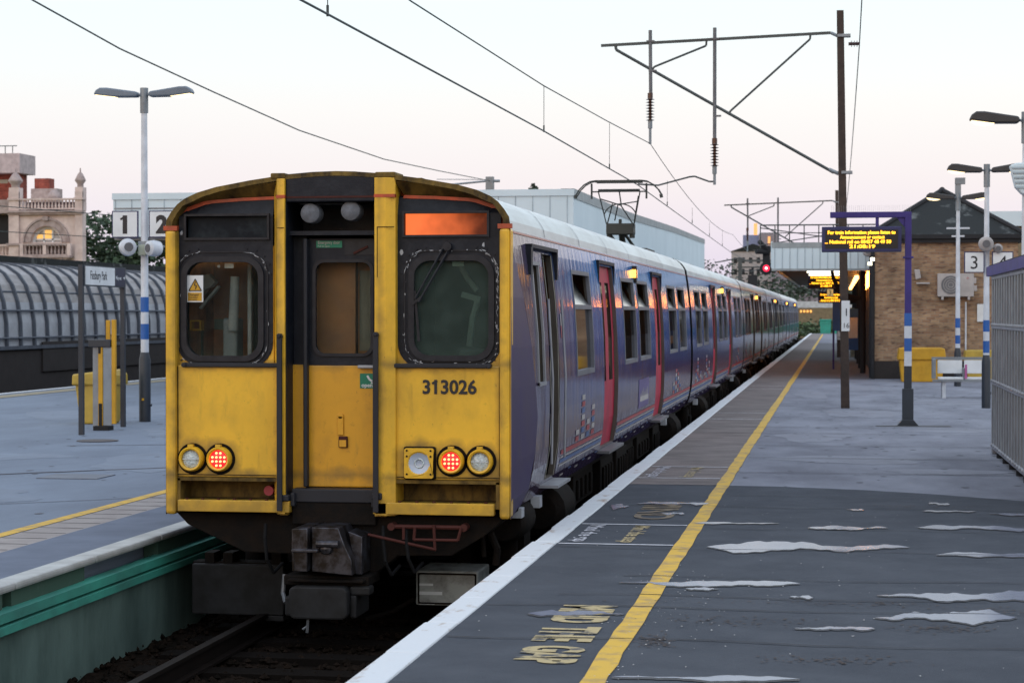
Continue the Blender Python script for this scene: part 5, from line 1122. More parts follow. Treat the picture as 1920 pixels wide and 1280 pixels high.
def plate(name, digit, x0, x1, z0, z1, y, label, w_text=.0, bold=.0, mt='txtblk', rz=0, frame='boxnavy', glow=None):
    cx, cz = (x0 + x1) / 2, (z0 + z1) / 2
    t = thing(name, (cx, y, cz), label, 'platform sign')
    w, h = (x1 - x0) / 2, (z1 - z0) / 2
    g = MB(); g.box(-w, w, 0, .03, -h, h); g.build('frame', M[frame], t)
    g = MB(); g.box(-w + .018, w - .018, -.004, 0, -h + .018, h - .018); g.build('face', glow or M['white'], t)
    o = text(digit, 'digit', M[mt], t, (0, -.006, -h * .62), (1, 0, 0), (0, 0, 1), h * 1.75, .001, bold, 'CENTER')
    if digit == '1':
        g = MB(); g.bar((-.080, -.0065, h * .36), (.006, -.0065, h * .58), .003, .034); g.build('digit_flag', M[mt], t)
    return t
GR = 'twin headed lamp posts on the right platform'
l2 = lamp_post((2.722, 38.26, PZ), 'twin headed white lamp post carrying the platform 3 and 4 signs', 4.49, ((1.41, 1.62), (1.02, 1.24)), .98, .72, .72, M['lamphead'], GR)
l3 = lamp_post((2.86, 49.6, PZ), 'twin headed white lamp post standing before the brick wall behind the bench', 4.62, ((1.40, 1.63), (1.02, 1.22)), .92, .76, .72, M['lamphead'], GR)
g = MB(); g.box(-.27, .27, -.02, .02, 3.76, 3.80); g.box(-.15, .15, -.02, .02, 3.57, 3.61); g.build('cross_bracket', M['wpole'], l3)
l4 = lamp_post((2.50, 28.0, PZ), 'nearest lamp post at the right edge of the frame, one lit head in view', 4.45, ((1.2, 1.42), (.85, 1.05)), .8, .74, .74, M['lamphead'], GR)
plate('platform_sign', '3', 2.312, 2.676, 3.215, 3.605, 38.15, 'white platform number 3 sign on the lamp post in front of the brick wall')
plate('platform_sign', '4', 2.812, 3.193, 3.215, 3.605, 38.15, 'white platform number 4 sign partly cut by the shelter roof')
def speaker(loc, label, r=.13, m='acw', rz=0.):
    t = thing('loudspeaker', loc, label, 'loudspeaker', rz=rz)
    g = MB(); g.lathe([(0, -.10), (r * .55, -.13), (r * .9, -.10), (r, 0), (r * .85, .10), (0, .15)], ax='y', n=20); g.build('shell', M[m], t, smooth=50)
    g = MB(); g.lathe([(0, -.135), (r * .5, -.135), (r * .5, -.12)], ax='y', n=16); g.build('grille', M['acd'], t)
    return t
speaker((2.70, 38.1, 3.74), 'round cream loudspeaker on the lamp post above the 3 and 4 signs', .14)
speaker((2.92, 38.2, 3.66), 'smaller round loudspeaker facing right beside the cream one', .09)
# louvred box on nearest post
t = thing('louvred_speaker', (2.42, 27.9, 4.28), 'pale blue slatted loudspeaker cut by the right edge under the nearest lamp', 'loudspeaker')
g = MB(); g.prism([(-.14, .17), (-.05, .20), (.15, .20), (.15, -.22), (.02, -.22), (-.07, -.12)], -.1, .1); g.build('shell', M['clad'], t, bev=.02)
for q in range(5):
    g = MB(); g.box(-.12 + q * .015, .15, -.115, -.10, .12 - q * .065, .145 - q * .065); g.build('slat', M['cladrib'], t)
# customer information display on its purple gallows post
def info_board(name, x0, x1, z0, z1, y, label, lines, grp, scale=1., back=False):
    t = thing(name, ((x0 + x1) / 2, y, z0), label, 'display board', grp)
    w = (x1 - x0) / 2; h = z1 - z0
    g = MB(); g.box(-w, w, .0, .26, 0, h); g.build('case', M['boxnavy'], t, bev=.01)
    g = MB(); g.box(-w + .055, w - .055, -.006, 0, .05, h - .05); g.build('screen', M['ledscr'], t)
    n = len(lines); usable = h - .10
    for i, (s, a, wd) in enumerate(lines):
        zt = h - .055 - usable * (i + 1) / n + .012; sz = usable / n * 1.02
        o = text(s, 'led_text', M['ledo'], t, (0, 0, 0), (1, 0, 0), (0, 0, 1), sz, .001, .0025 * scale)
        bb = [Vector(c) for c in o.bound_box]; lx = max(b.x for b in bb) - min(b.x for b in bb); mn = min(b.x for b in bb)
        W_ = (2 * w - .12) * wd; X0_ = (-w + .06) + (2 * w - .12) * a
        o.data.transform(Matrix.Translation((X0_, -.009, zt)) @ Matrix.Diagonal((W_ / lx, 1, 1, 1)) @ Matrix.Translation((-mn, 0, 0)))
    return t
TXT = [('For train information please listen to', .03, .94), ('Announcement or contact', .20, .62), ('... National rail on 08457 48 49 50', -.01, .92), ('21:08:19', .33, .36)]
GB = 'information boards showing orange text'
info_board('information_board', -.234, .988, 3.428, 3.818, 31.95, 'largest navy information board with orange text hanging from the purple post', TXT, GB)
t = thing('gallows_post', (1.093, 32.08, PZ), 'purple gallows post with blue and white bands holding the nearest board', 'post')
g = MB(); g.box(-.05, .05, -.05, .05, .85, 3.30); g.build('post', M['navy'], t, bev=.006)
for a, b, m_ in ((1.55, 1.75, 'bpole'), (1.36, 1.55, 'wpole'), (1.16, 1.36, 'bpole'), (.93, 1.16, 'wpole')):
    g = MB(); g.box(-.056, .056, -.056, .056, a, b); g.build('band', M[m_], t)
g = MB(); g.box(-.058, .058, -.058, .058, .55, .93); g.box(-.085, .085, -.085, .085, .05, .58); g.prism([(-.17, 0), (.17, 0), (.085, .10), (-.085, .10)], -.12, .12); g.build('base', M['slate'], t, bev=.006)
g = MB(); g.box(-1.2, .05, -.045, .045, 3.235, 3.325); g.box(-.50, -.45, -.03, .03, 3.08, 3.24); g.box(-.08, .08, -.07, .07, 2.60, 2.63); g.prism([(-.18, 3.235), (-.05, 3.235), (-.05, 3.08)], -.02, .02); g.build('arm', M['navy'], t, bev=.005)
g = MB()
for i in range(40): x = -1.18 + i * .031; g.cyl((x, random.uniform(-.02, .02), 3.325), (x + random.uniform(-.006, .006), 0, 3.43), .0012, n=4, caps=False)
g.build('bird_spikes', M['alu'], t)
g = MB(); g.box(-1.25, .95, -.12, .10, .001, .008)
tag(sheet('base_slab', [(.60, 31.75), (1.75, 31.85), (1.75, 32.1), (.60, 32.0)], PZ + .006, mat('slab_grey', (.09, .088, .09), .9), parent=pr))
info_board('information_board', -.933, .22, 3.275, 3.748, 67, 'second information board under the canopy, half hidden by the brown mast', TXT, GB)
info_board('information_board', -.70, .25, 2.86, 3.30, 78, 'farthest small information board low behind the number 3 plate', TXT[:3], GB)
plate('platform_sign', '3', -.363, -.115, 3.071, 3.36, 74, 'small yellowish lit number 3 plate hanging under the canopy', glow=mat('lit_cream_plate', (.42, .38, .2), .5, emit=(.9, .75, .35), es=.35))
# shelter on the right
t = thing('waiting_shelter', (1.93, 17.0, PZ), 'ribbed steel waiting shelter with a purple roof edge at the right edge', 'shelter')
g = MB(); g.box(-.02, .10, 8.82, 8.94, 0, 2.26); g.build('corner_post', M['alu'], t, bev=.015)
for y in (8.1, 7.2, 6.3, 5.4, 4.5, 3.0, 1.5, 0.):
    g = MB(); g.box(.0, .07, y - .035, y + .035, .0, 2.24); g.build('upright', M['alud'], t)
    g = MB(); g.cyl((.035, y, 0), (.035, y, .06), .055); g.build('foot', M['blackm'], t)
g = MB(); y = 0.05
while y < 8.75: g.box(-.03, .015, y, y + .12, .10, 2.18); y += .36
g.build('ribbed_panel', M['ribl'], t, smooth=60)
g = MB(); g.box(.03, .04, .0, 8.8, .10, 2.18); g.build('backing_sheet', M['ribm'], t)
for z in (.08, .87, 1.56, 2.16):
    g = MB(); g.box(-.035, .045, .0, 8.82, z, z + .06)
    g.build('rail', M['alu'], t, bev=.008)
    g = MB(); y = .2
    while y < 8.8:
        g.cyl((-.055, y, z + .05), (-.03, y, z + .05), .018, n=8); y += .3
    g.build('bolt_row', M['chip'], t)
g = MB(); g.prism([(-.04, 2.25), (1.9, 2.62), (1.9, 2.70), (-.04, 2.35)], -.3, 9.15); g.build('roof', M['dark'], t)
g = MB(); g.box(-.07, -.03, -.3, 9.2, 2.21, 2.33); g.box(-.07, 1.8, 9.15, 9.19, 2.22, 2.32); g.build('roof_edge', M['navy'], t)
g = MB(); g.box(.06, .14, 3.0, 8.6, 2.20, 2.23); g.build('shelter_lamp', M['strip2'], t)
g = MB(); g.box(1.75, 1.82, 0, 8.9, 0, 2.6); g.build('back_wall', M['ribm'], t)
# bench
t = thing('platform_bench', (1.95, 43.0, PZ), 'white panelled metal bench between the lamp posts before the yellow bins', 'bench')
for x0 in (.12, .66):
    g = MB(); g.box(x0, x0 + .50, .0, .03, .50, .78); g.build('back_panel', M['white'], t, bev=.01)
    g = MB(); g.box(x0, x0 + .50, -.42, .0, .385, .43); g.build('seat_panel', M['white'], t, bev=.01)
g = MB(); g.box(0, 1.32, -.01, .04, .79, .84); g.box(0, 1.32, -.44, -.38, .34, .385); g.box(0, .07, -.40, .03, .40, .80); g.box(1.25, 1.32, -.4, .03, .4, .8); g.box(.625, .655, -.4, .03, .4, .62); g.build('frame', M['galv'], t)
for x in (.2, 1.1):
    g = MB(); g.box(x, x + .07, -.38, -.31, 0, .34); g.build('leg', M['wpole'], t)
    g = MB(); g.box(x, x + .07, -.05, .0, 0, .34); g.build('leg', M['galv'], t)
o = MB(); o.box(2.60, 2.645, 42.55, 42.57, 1.13, 1.42); tag(o.build('ribbon', M['pink']), 'pink ribbon tied to the middle of the white bench', 'ribbon')
def grit_bin(loc, w, h, d, label, m, grp):
    t = thing('grit_bin', loc, label, 'grit bin', grp)
    g = MB(); g.prism([(-w * .44, 0), (w * .44, 0), (w * .49, h * .66), (-w * .49, h * .66)], 0, d); g.build('body', m, t, bev=.02)
    g = MB(); g.prism([(-w * .53, h * .64), (w * .53, h * .64), (w * .50, h * .98), (w * .4, h), (-w * .4, h), (-w * .50, h * .98)], -.05, d + .05); g.build('lid', m, t, bev=.03)
    g = MB()
    for q in (-.28, 0, .28): g.box(w * q - .012, w * q + .012, -.012, 0, .05, h * .62)
    g.build('moulded_rib', m, t)
    return t
grit_bin((2.14, 52.6, PZ), 1.15, .87, .7, 'bright yellow lidded grit bin against the brick wall left of the bench', M['ybin'], 'yellow grit bins by the brick wall')
grit_bin((3.85, 53.3, PZ), 1.15, .80, .7, 'duller yellow grit bin behind the right end of the bench', M['ybin2'], 'yellow grit bins by the brick wall')
# brick building
t = thing('brick_building', (1.0, 54.9, PZ), 'yellow stock brick platform building with a hipped slate roof', 'building')
g = MB(); g.box(0, 3.72, 0, 22, 0, 3.70); g.build('wall', M['brick'], t)
g = MB(); g.box(-.012, .03, .15, 21.9, .0, 3.3); g.build('dark_side_sheet', M['dark'], t)  # dark sheet laid over the brick along the track side
g = MB(); g.box(-.02, 3.74, -.02, 0, 0, .48); g.build('plinth', mat('blackened_brick', (.035, .028, .026), .9), t)
g = MB(); g.box(-.12, 3.84, -.14, 22.1, 3.62, 3.76); g.box(-.16, 3.88, -.20, -.12, 3.72, 3.83); g.build('gutter', M['dark'], t)
g = MB(); e0, e1 = -.18, 3.90; g.add([(e0, -.2, 3.80), (e1, -.2, 3.80), (e1, 22.2, 3.80), (e0, 22.2, 3.80), (1.86, 2.2, 5.12), (1.86, 20, 5.12)], [(0, 1, 4), (1, 2, 5, 4), (2, 3, 5), (3, 0, 4, 5), (0, 1, 2, 3)]); g.build('roof', M['slater'], t)
g = MB(); g.tube([(e0, -.2, 3.82), (1.86, 2.2, 5.14), (e1, -.2, 3.82)], .07, 8); g.tube([(1.86, 2.2, 5.15), (1.86, 20, 5.15)], .08); g.build('ridge_tiles', M['dark'], t)
g = MB(); g.cyl((1.62 + .75, -.06, .5), (1.62 + .75, -.06, 2.05), .022); g.build('downpipe', M['wpole'], t)
g = MB(); g.cyl((-.06, -.06, 0), (-.06, -.06, 3.6), .05); g.cyl((-.08, .6, 0), (-.08, .6, 3.6), .06); g.build('corner_pipe', M['dark'], t)
for y in (2.5, 6.5, 10.5, 14.5, 18.5):
    g = MB(); g.box(-.17, -.012, y, y + .55, 2.55, 2.92); g.build('bulkhead_lamp', M['strip'], t)
t = thing('air_conditioning_unit', (2.625, 54.62, 2.91), 'off-white air conditioning unit with a round fan grille on the brick wall', 'air conditioner')
g = MB(); g.box(0, .94, 0, .26, 0, .61); g.build('case', M['acw'], t, bev=.015)
g = MB(); g.lathe([(0, -.012), (.24, -.012), (.245, 0)], (.34, 0, .31), 'y', 28); g.build('fan_grille', M['acd'], t)
g = MB()
for r in (.06, .12, .18): g.lathe([(r, -.018), (r + .012, -.018)], (.34, 0, .31), 'y', 24)
g.build('grille_rings', M['acw'], t)
g = MB()
for cx, cz in ((.78, .50), (.762, .475), (.798, .475)): g.prism([(cx, cz + .02), (cx + .012, cz), (cx, cz - .02 + .01), (cx - .012, cz)], -.006, 0)
g.build('red_emblem', M['decr'], t)
g = MB(); g.box(.94, 1.0, .02, .2, .35, .5); g.box(.94, 1.02, .02, .16, .15, .3); g.box(.1, .16, .0, .3, -.08, 0); g.box(.78, .84, .0, .3, -.08, 0); g.build('bracket', M['acw'], t)
o = MB(); o.box(3.664, 3.93, 54.84, 54.87, 2.25, 2.715); tag(o.build('notice', M['white']), 'small white rectangular notice on the brick wall behind the post', 'notice')
t = thing('floodlight', (2.10, 54.6, 3.30), 'small white bulkhead lamp high on the brick wall right of the purple post', 'wall lamp')
g = MB(); g.prism([(-.08, .33), (.06, .33), (.10, .10), (-.04, .06)], 0, .22); g.build('hood', M['acw'], t, bev=.02); g = MB(); g.box(-.02, .32, .05, .25, -.05, -.01); g.build('shelf', M['acw'], t)
# lamps on the building corner
for i, (x, y, z, lb) in enumerate(((.93, 54.5, 3.90, 'upper'), (.86, 54.3, 3.78, 'lower'))):
    t = thing('floodlight', (x, y, z), 'lit floodlight at the brick building corner, the %s of the pair' % ('larger upper one' if i == 0 else 'smaller lower one'), 'wall lamp')
    g = MB(); g.box(-.06, .06, 0, .09, -.05, .05); g.build('hood', M['lamphead'], t); g = MB(); g.box(-.055, .055, -.012, 0, -.045, .045); g.build('lens', M['stripw'], t)
speaker((.82, 55.0, 4.13), 'round white loudspeaker beside the floodlights at the canopy end', .15)
# second mast behind the roof
t = thing('camera_mast', (3.8, 66, PZ), 'grey post with a small box rising behind the slate roof', 'mast'); g = MB(); g.box(-.09, .09, -.09, .09, 0, 6.0); g.build('post', M['galv'], t); g = MB(); g.box(-.09, .22, -.12, .12, 5.85, 6.05); g.build('box', M['galv'], t)
# low building far right
t = thing('grey_outbuilding', (5.6, 85, PZ), 'low grey flat roofed building at the right end of the slate roof', 'building'); g = MB(); g.box(0, 8, 0, 12, 0, 5.3); g.build('wall', M['ochre'], t); g = MB(); g.box(-.2, 8.2, -.2, 12.2, 5.3, 5.9); g.build('roof', M['clad'], t)
# canopy over the platform
t = thing('platform_canopy', (0, 56.4, 0), 'pale blue panelled canopy spanning the platform beside the brick building', 'canopy')
g = MB(); g.box(-1.77, 1.0, -.04, 0, 3.70, 4.40); g.box(-1.80, -1.76, 0, 42, 3.72, 4.45); g.build('fascia', M['clad'], t)
g = MB()
for i in range(14): x = -1.70 + i * .205; g.box(x, x + .018, -.055, -.04, 3.70, 4.28)
g.build('fascia_rib', M['cladrib'], t)
g = MB(); g.box(-1.78, 1.0, -.06, -.04, 4.28, 4.42); g.box(-1.78, 1.0, -.06, .3, 3.64, 3.70); g.build('fascia_trim', M['cladt'], t)
g = MB(); g.box(-1.76, 1.0, 0, 42, 3.80, 3.84); g.build('soffit', M['kiosk'], t)
g = MB(); g.box(-1.76, 1.0, 0, 42, 4.30, 4.36); g.build('roof_deck', M['alud'], t)
g = MB()
for i in range(9): x = -2.2 + i * .42; g.cyl((x, 3, 4.36), (x, 3, 5.03), .016, n=6)
g.tube([(-2.2, 3, 5.03), (1.2, 3, 5.03)], .02); g.tube([(-2.2, 3, 4.80), (1.2, 3, 4.80)], .012); g.tube([(-2.2, 3, 4.45), (1.2, 3, 4.95)], .015); g.tube([(-2.2, 3, 4.95), (1.2, 3, 4.45)], .015); g.build('railing', M['tube'], t)
for y in (3.5, 9, 15, 22, 29, 36):
    g = MB(); g.cyl((.75, y, PZ), (.75, y, 3.8), .08, n=12); g.build('column', M['dark'], t)
    g = MB(); g.tube([(.75 - .9 * math.sin(a), y, 2.9 + .9 * (1 - math.cos(a)) - .0) for a in [q * math.pi / 12 for q in range(7)]], .05); g.build('arched_bracket', M['dark'], t)
for y in (6, 10.5, 15, 20, 26, 33):
    g = MB(); g.box(-.9, .1, y, y + .12, 3.70, 3.76); g.build('tube_lamp', M['stripw'], t)
for y in (8, 12, 17, 23, 30, 37):
    g = MB(); g.box(.55, .68, y, y + 1.1, 3.55, 3.66); g.build('sodium_lamp', M['strip2'], t)
t = thing('kiosk', (.55, 82, PZ), 'tall beige cabinet on the platform left of the dark building side', 'cabinet'); g = MB(); g.box(0, .66, 0, 1.2, 0, 1.95); g.build('body', M['kiosk'], t, bev=.02); g = MB(); g.box(.05, .61, -.01, 0, .1, 1.8); g.build('door', mat('dark_beige', (.11, .10, .075), .7), t)
t = thing('poster_board', (-.1, 64, PZ), 'slim blue post notice board just left of the brown mast foot', 'notice board'); g = MB(); g.box(-.03, .03, -.03, .03, 0, 2.1); g.build('post', M['navy'], t); g = MB(); g.box(-.02, .3, -.05, -.03, 1.2, 2.1); g.build('board', M['bpole'], t)
t = thing('poster_board', (.62, 70, PZ), 'blue and white poster board just right of the brown mast', 'notice board'); g = MB(); g.box(-.28, .1, -.03, .03, .5, 1.9); g.build('board', M['bpole'], t); g = MB(); g.box(-.26, .08, -.04, -.03, .9, 1.6); g.build('poster', M['white'], t)
# red signal
t = thing('signal', (-2.56, 75, 4.12), 'railway signal lit red with black hoods above the far carriages', 'signal')
g = MB(); g.lathe([(0, .08), (.24, .06), (.24, -.06), (.10, -.08)], ax='y', n=20); g.box(-.13, .13, -.0, .14, .1, .75); g.build('backboard', M['dark'], t)
g = MB(); g.lathe([(0, -.09), (.11, -.085), (.15, -.06)], ax='y', n=18); g.build('red_lens', M['sigred'], t); g = MB(); g.lathe([(0, -.11), (.03, -.10), (.04, -.09)], ax='y', n=12); g.build('lens_core', M['sigc'], t)
g = MB(); g.cyl((.1, 0, .62), (-.25, -.3, .98), .085); g.cyl((.1, 0, .60), (-.36, -.3, .60), .085); g.cyl((.1, 0, .62), (.14, 0, .8), .14); g.build('hood', M['dark'], t)
g = MB(); g.box(.1, .82, 0, .08, .15, .22); g.build('bracket', M['dark'], t)

# ================================================================== LEFT PLATFORM OBJECTS
ll = lamp_post((-11.535, 32.8, LZ), 'tall twin headed white lamp post carrying the platform 1 and 2 signs', 5.62, ((1.85, 2.10), (1.39, 1.65)), 1.17, .86, .86, M['lampgrey'], None, .065)
g = MB(); g.box(-.55, .56, .05, .09, 3.58, 3.61); g.box(-.55, .56, .05, .09, 3.07, 3.10); g.box(-.08, .08, -.09, .09, 2.82, 3.04); g.tube([(-.35, 0, 2.95), (.35, 0, 2.95)], .02); g.build('sign_bracket', M['galv'], ll)
g = MB(); g.box(-.07, .07, -.13, -.07, 2.80, 2.98); g.build('junction_box', mat('pale_green_grey', (.38, .42, .34), .6), ll, bev=.01)
g = MB(); g.box(-.02, .02, -.10, -.095, .36, .40); g.build('yellow_tag', M['ybin'], ll)
plate('platform_sign', '1', -12.079, -11.619, 3.744, 4.197, 32.72, 'white platform number 1 sign left of the tall lamp post', bold=.02)
plate('platform_sign', '2', -11.43, -10.97, 3.744, 4.197, 32.72, 'white platform number 2 sign half hidden behind the cab corner', bold=.02)
speaker((-11.76, 32.6, 3.58), 'round pale loudspeaker on the left arm of the tall lamp post', .15, 'wpole', .5)
speaker((-11.30, 32.6, 3.56), 'round pale loudspeaker touching the cab corner, right arm of the tall lamp post', .14, 'wpole', -.6)
t = thing('station_name_sign', (-11.219, 29.071, LZ), 'white and dark station name sign reading Finsbury Park on two navy posts', 'station sign')
t.rotation_euler = (0, 0, math.atan2(31.227 - 29.071, -11.348 + 11.219))
Ls = math.hypot(31.227 - 29.071, .129)
for x in (0, Ls):
    g = MB(); g.box(x - .04, x + .04, -.035, .035, 0, 2.56); g.build('post', M['slate'], t)
g = MB(); g.box(.0, Ls, -.045, .02, 2.24, 2.56); g.build('board_frame', M['slate'], t)
g = MB(); g.box(.06, Ls * .72, -.052, -.045, 2.26, 2.54); fa = g.build('white_board', M['white'], t)
o = text('Finsbury Park', 'name_lettering', M['txtblk'], fa, (.28, -.054, 2.345), (1, 0, 0), (0, 0, 1), .19, .001, .0, sx=.82)
g = MB(); g.box(Ls * .72, Ls - .05, -.052, -.045, 2.26, 2.54); fb = g.build('way_out_board', M['navyw'], t)
text('Way out', 'name_lettering', M['white'], fb, (Ls * .74, -.054, 2.36), (1, 0, 0), (0, 0, 1), .085, .001); g = MB(); g.bar((Ls - .16, -.054, 2.39), (Ls - .08, -.054, 2.39), .003, .014); g.prism([(Ls - .10, 2.42), (Ls - .10, 2.36), (Ls - .06, 2.39)], -.056, -.053); g.build('arrow', M['white'], fb)
# yellow bin
t = thing('grit_bin', (-12.1, 32.2, LZ), 'pale yellow tapered plastic bin behind the station name sign', 'grit bin')
g = MB(); g.prism([(-.24, 0), (.24, 0), (.33, .66), (-.33, .66)], -.3, .3); g.build('body', M['ybin2'], t, bev=.03); g = MB(); g.prism([(-.37, .64), (.37, .64), (.36, .80), (.30, .90), (-.36, .82)], -.35, .35); g.build('lid', M['ybin2'], t, bev=.03)
# folded access ramp in its holder
t = thing('access_ramp', (-11.36, 30.3, LZ), 'folded silver wheelchair ramp with yellow edges stored upright on a grey post', 'wheelchair ramp')
g = MB(); g.box(-.15, -.05, .0, .1, 0, 1.37); g.build('holder_post', M['galv'], t, bev=.01)
g = MB(); g.box(-.045, .03, -.04, .0, .07, 1.30); g.box(.17, .235, -.03, .03, .10, 1.73); g.box(.05, .115, .05, .09, 1.25, 1.72); g.build('yellow_edge', M['ybin'], t, bev=.005)
g = MB(); g.box(.035, .17, -.03, .02, .08, 1.30); g.build('ramp_panel', mat('grey_ramp_surface', (.26, .30, .34), .5, metal=.2), t)
g = MB(); g.box(-.20, .165, -.06, .06, 1.30, 1.42); g.build('top_clamp', M['slate'], t, bev=.01)
g = MB(); g.box(-.035, .02, -.05, -.04, .07, .42); g.box(-.04, .0, -.05, -.04, 1.20, 1.3); g.box(-.10, .15, -.12, .12, 0, .07); g.build('foot', M['blackm'], t, bev=.01)
# departure board mostly behind the cab
info_board('information_board', -13.35, -12.2, 3.36, 3.82, 40, 'orange lettered board on the left platform showing just beside the cab', TXT, GB)
o = MB(); o.box(-13.3, -13.2, 40.05, 40.2, LZ, 4.2); o.box(-13.3, -12.3, 40.05, 40.15, 3.82, 4.2); tag(o.build('sign_post', M['navy']), 'navy post holding the information board beside the cab corner', 'post')
# canopy of platforms 1 and 2
t = thing('island_canopy', (0, 46, 0), 'long pale blue clad canopy building behind the train on the left platform', 'canopy')
roofp = [(-5.95, 46, 5.30), (-6.1, 60, 5.45), (-6.35, 80, 5.85), (-6.5, 101, 6.12)]
g = MB(); g.box(-16.95, -5.95, 0, .1, 4.28, 5.30)
for a, b in zip(roofp, roofp[1:]): g.add([(a[0], a[1] - 46, 2.7), (b[0], b[1] - 46, 2.7), (b[0], b[1] - 46, b[2]), (a[0], a[1] - 46, a[2]), (a[0] - .1, a[1] - 46, 2.7), (b[0] - .1, b[1] - 46, 2.7), (b[0] - .1, b[1] - 46, b[2]), (a[0] - .1, a[1] - 46, a[2])], [(0, 1, 2, 3), (4, 5, 6, 7), (3, 2, 6, 7), (0, 1, 5, 4)])
g.box(-16.9, -6.6, 54.9, 55, 2.7, 6.1); g.build('cladding', M['clad'], t)
g = MB()
for i in range(28): x = -16.9 + i * .4; g.box(x, x + .02, -.012, 0, 4.30, 5.18)
g.build('cladding_seam', M['cladrib'], t)
g = MB(); g.box(-16.97, -5.93, -.03, 0, 5.16, 5.31)
g.build('top_band', M['clad'], t)
g = MB()
for a, b in zip(roofp, roofp[1:]): g.add([(a[0] + .02, a[1] - 46, a[2] - .2), (b[0] + .02, b[1] - 46, b[2] - .2), (b[0] + .02, b[1] - 46, b[2] + .02), (a[0] + .02, a[1] - 46, a[2] + .02), (a[0] - .3, a[1] - 46, a[2] + .02), (b[0] - .3, b[1] - 46, b[2] + .02)], [(0, 1, 2, 3), (3, 2, 5, 4)])
g.build('side_trim', M['cladt'], t)
g = MB(); g.box(-16.9, -6.2, .1, 54.8, 4.2, 4.3); g.build('deck', M['kiosk'], t)
for y in (2, 14, 26, 40):
    g = MB(); g.cyl((-12, y, LZ), (-12, y, 4.2), .1, n=10); g.build('column', M['slate'], t)
# parapet and barrel-ribbed walkway on the left
t = thing('brown_parapet_wall', (-23.6, 44, 0), 'long dark brown steel parapet wall behind the left platform', 'wall')
g = MB(); g.box(-.25, 0, 0, 70, -.3, 1.43); g.build('wall', M['brownw'], t)
g = MB(); g.box(0, .05, 13.9, 70, .72, 1.62); g.build('raised_panel', M['brownw'], t); g = MB(); g.box(-.28, .03, 0, 13.8, 1.40, 1.45); g.build('coping', M['rib'], t)
t = thing('ribbed_walkway', (-23.6, 44, 0), 'barrel shaped walkway cover of curved grey ribs above the brown wall', 'walkway')
prf = [(0, 1.5), (-.02, 2.2), (-.10, 2.8), (-.27, 3.3), (-.5, 3.62), (-.85, 3.86), (-1.3, 3.97), (-1.9, 4.0)]
for i in range(36):
    y = 9.3 + i * 1.02; g = MB()
    for a, b in zip(prf, prf[1:]): g.bar((a[0], y, a[1]), (b[0], y, b[1]), .10, .09)
    g.build('rib', M['rib'], t)
g = MB()
for j, (a, b) in enumerate(zip(prf, prf[1:])): g.quad((a[0] - .05, 9, a[1]), (a[0] - .05, 46, a[1]), (b[0] - .05, 46, b[1]), (b[0] - .05, 9, b[1]), 1 if j < 2 else 0)
g.build('panels', [M['sheet'], M['sheet2']], t, smooth=60)
for z, x in ((1.75, .02), (2.55, -.04), (3.1, -.26), (3.62, -.68)):
    g = MB(); g.tube([(x, 9, z), (x, 46, z)], .035, 6); g.build('long_rail', M['rib'], t)
g = MB(); g.box(-.6, .08, 9, 46, 1.42, 1.52); g.build('sill_beam', M['rib'], t)
# brick block behind the walkway
t = thing('brick_block', (-27, 62, 0), 'low red brick building showing over the walkway beside the lamp post', 'building'); g = MB(); g.box(-6, 0, 0, 60, 0, 4.1); g.build('wall', M['brickr'], t); g = MB(); g.box(-6.2, .2, -.2, 60, 4.1, 4.35); g.build('roof', M['slater'], t)

# Edwardian stone-fronted building
def bx(p): return -47.305 + .0320 * p
def bz(p): return 9.037 - (p - 372) * .0300
BX, BY = bx(0), 110
t = thing('stone_building', (0, BY, 0), 'ornate pale stone corner building with balustrades and a lit arched window', 'building')
ca, cz_, ro, ri = bx(87), bz(456), 1.36, .80
n = 20; arcO = [(ca + ro * math.cos(math.pi * i / n), cz_ + ro * math.sin(math.pi * i / n)) for i in range(n + 1)]; arcI = [(ca + ri * math.cos(math.pi * i / n), cz_ + ri * math.sin(math.pi * i / n)) for i in range(n + 1)]
g = MB(); x0, x1, zt_ = bx(18), bx(155), bz(396)
# wall with arched opening of radius ri+.15
rw = ri + .12; arcW = [(ca + rw * math.cos(math.pi * i / n), cz_ + rw * math.sin(math.pi * i / n)) for i in range(n + 1)]
g.box(x0, ca - rw, 0, .5, 0, zt_); g.box(ca + rw, x1, 0, .5, 0, zt_); g.box(ca - rw, ca + rw, 0, .5, 0, cz_)
for a, b in zip(arcW, arcW[1:]): g.add([(a[0], 0, a[1]), (b[0], 0, b[1]), (b[0], 0, zt_), (a[0], 0, zt_), (a[0], .5, a[1]), (b[0], .5, b[1])], [(0, 1, 2, 3), (0, 1, 5, 4)])
g.add([(x1, .5, 0), (x1, .5, zt_), (x1 - 6, 14, zt_), (x1 - 6, 14, 0), (x0, .5, 0), (x0, .5, zt_), (x0 - 6, 14, zt_), (x0 - 6, 14, 0)], [(0, 1, 2, 3), (4, 5, 6, 7), (1, 2, 6, 5), (2, 3, 7, 6)]); g.add([(x0 - 8, .9, 0), (x0, .9, 0), (x0, .9, bz(400)), (x0 - 8, .9, bz(400)), (x0 - 14, 14, bz(400)), (x0 - 6, 14, bz(400))], [(0, 1, 2, 3), (3, 2, 5, 4)]); g.build('wall', M['stone'], t)
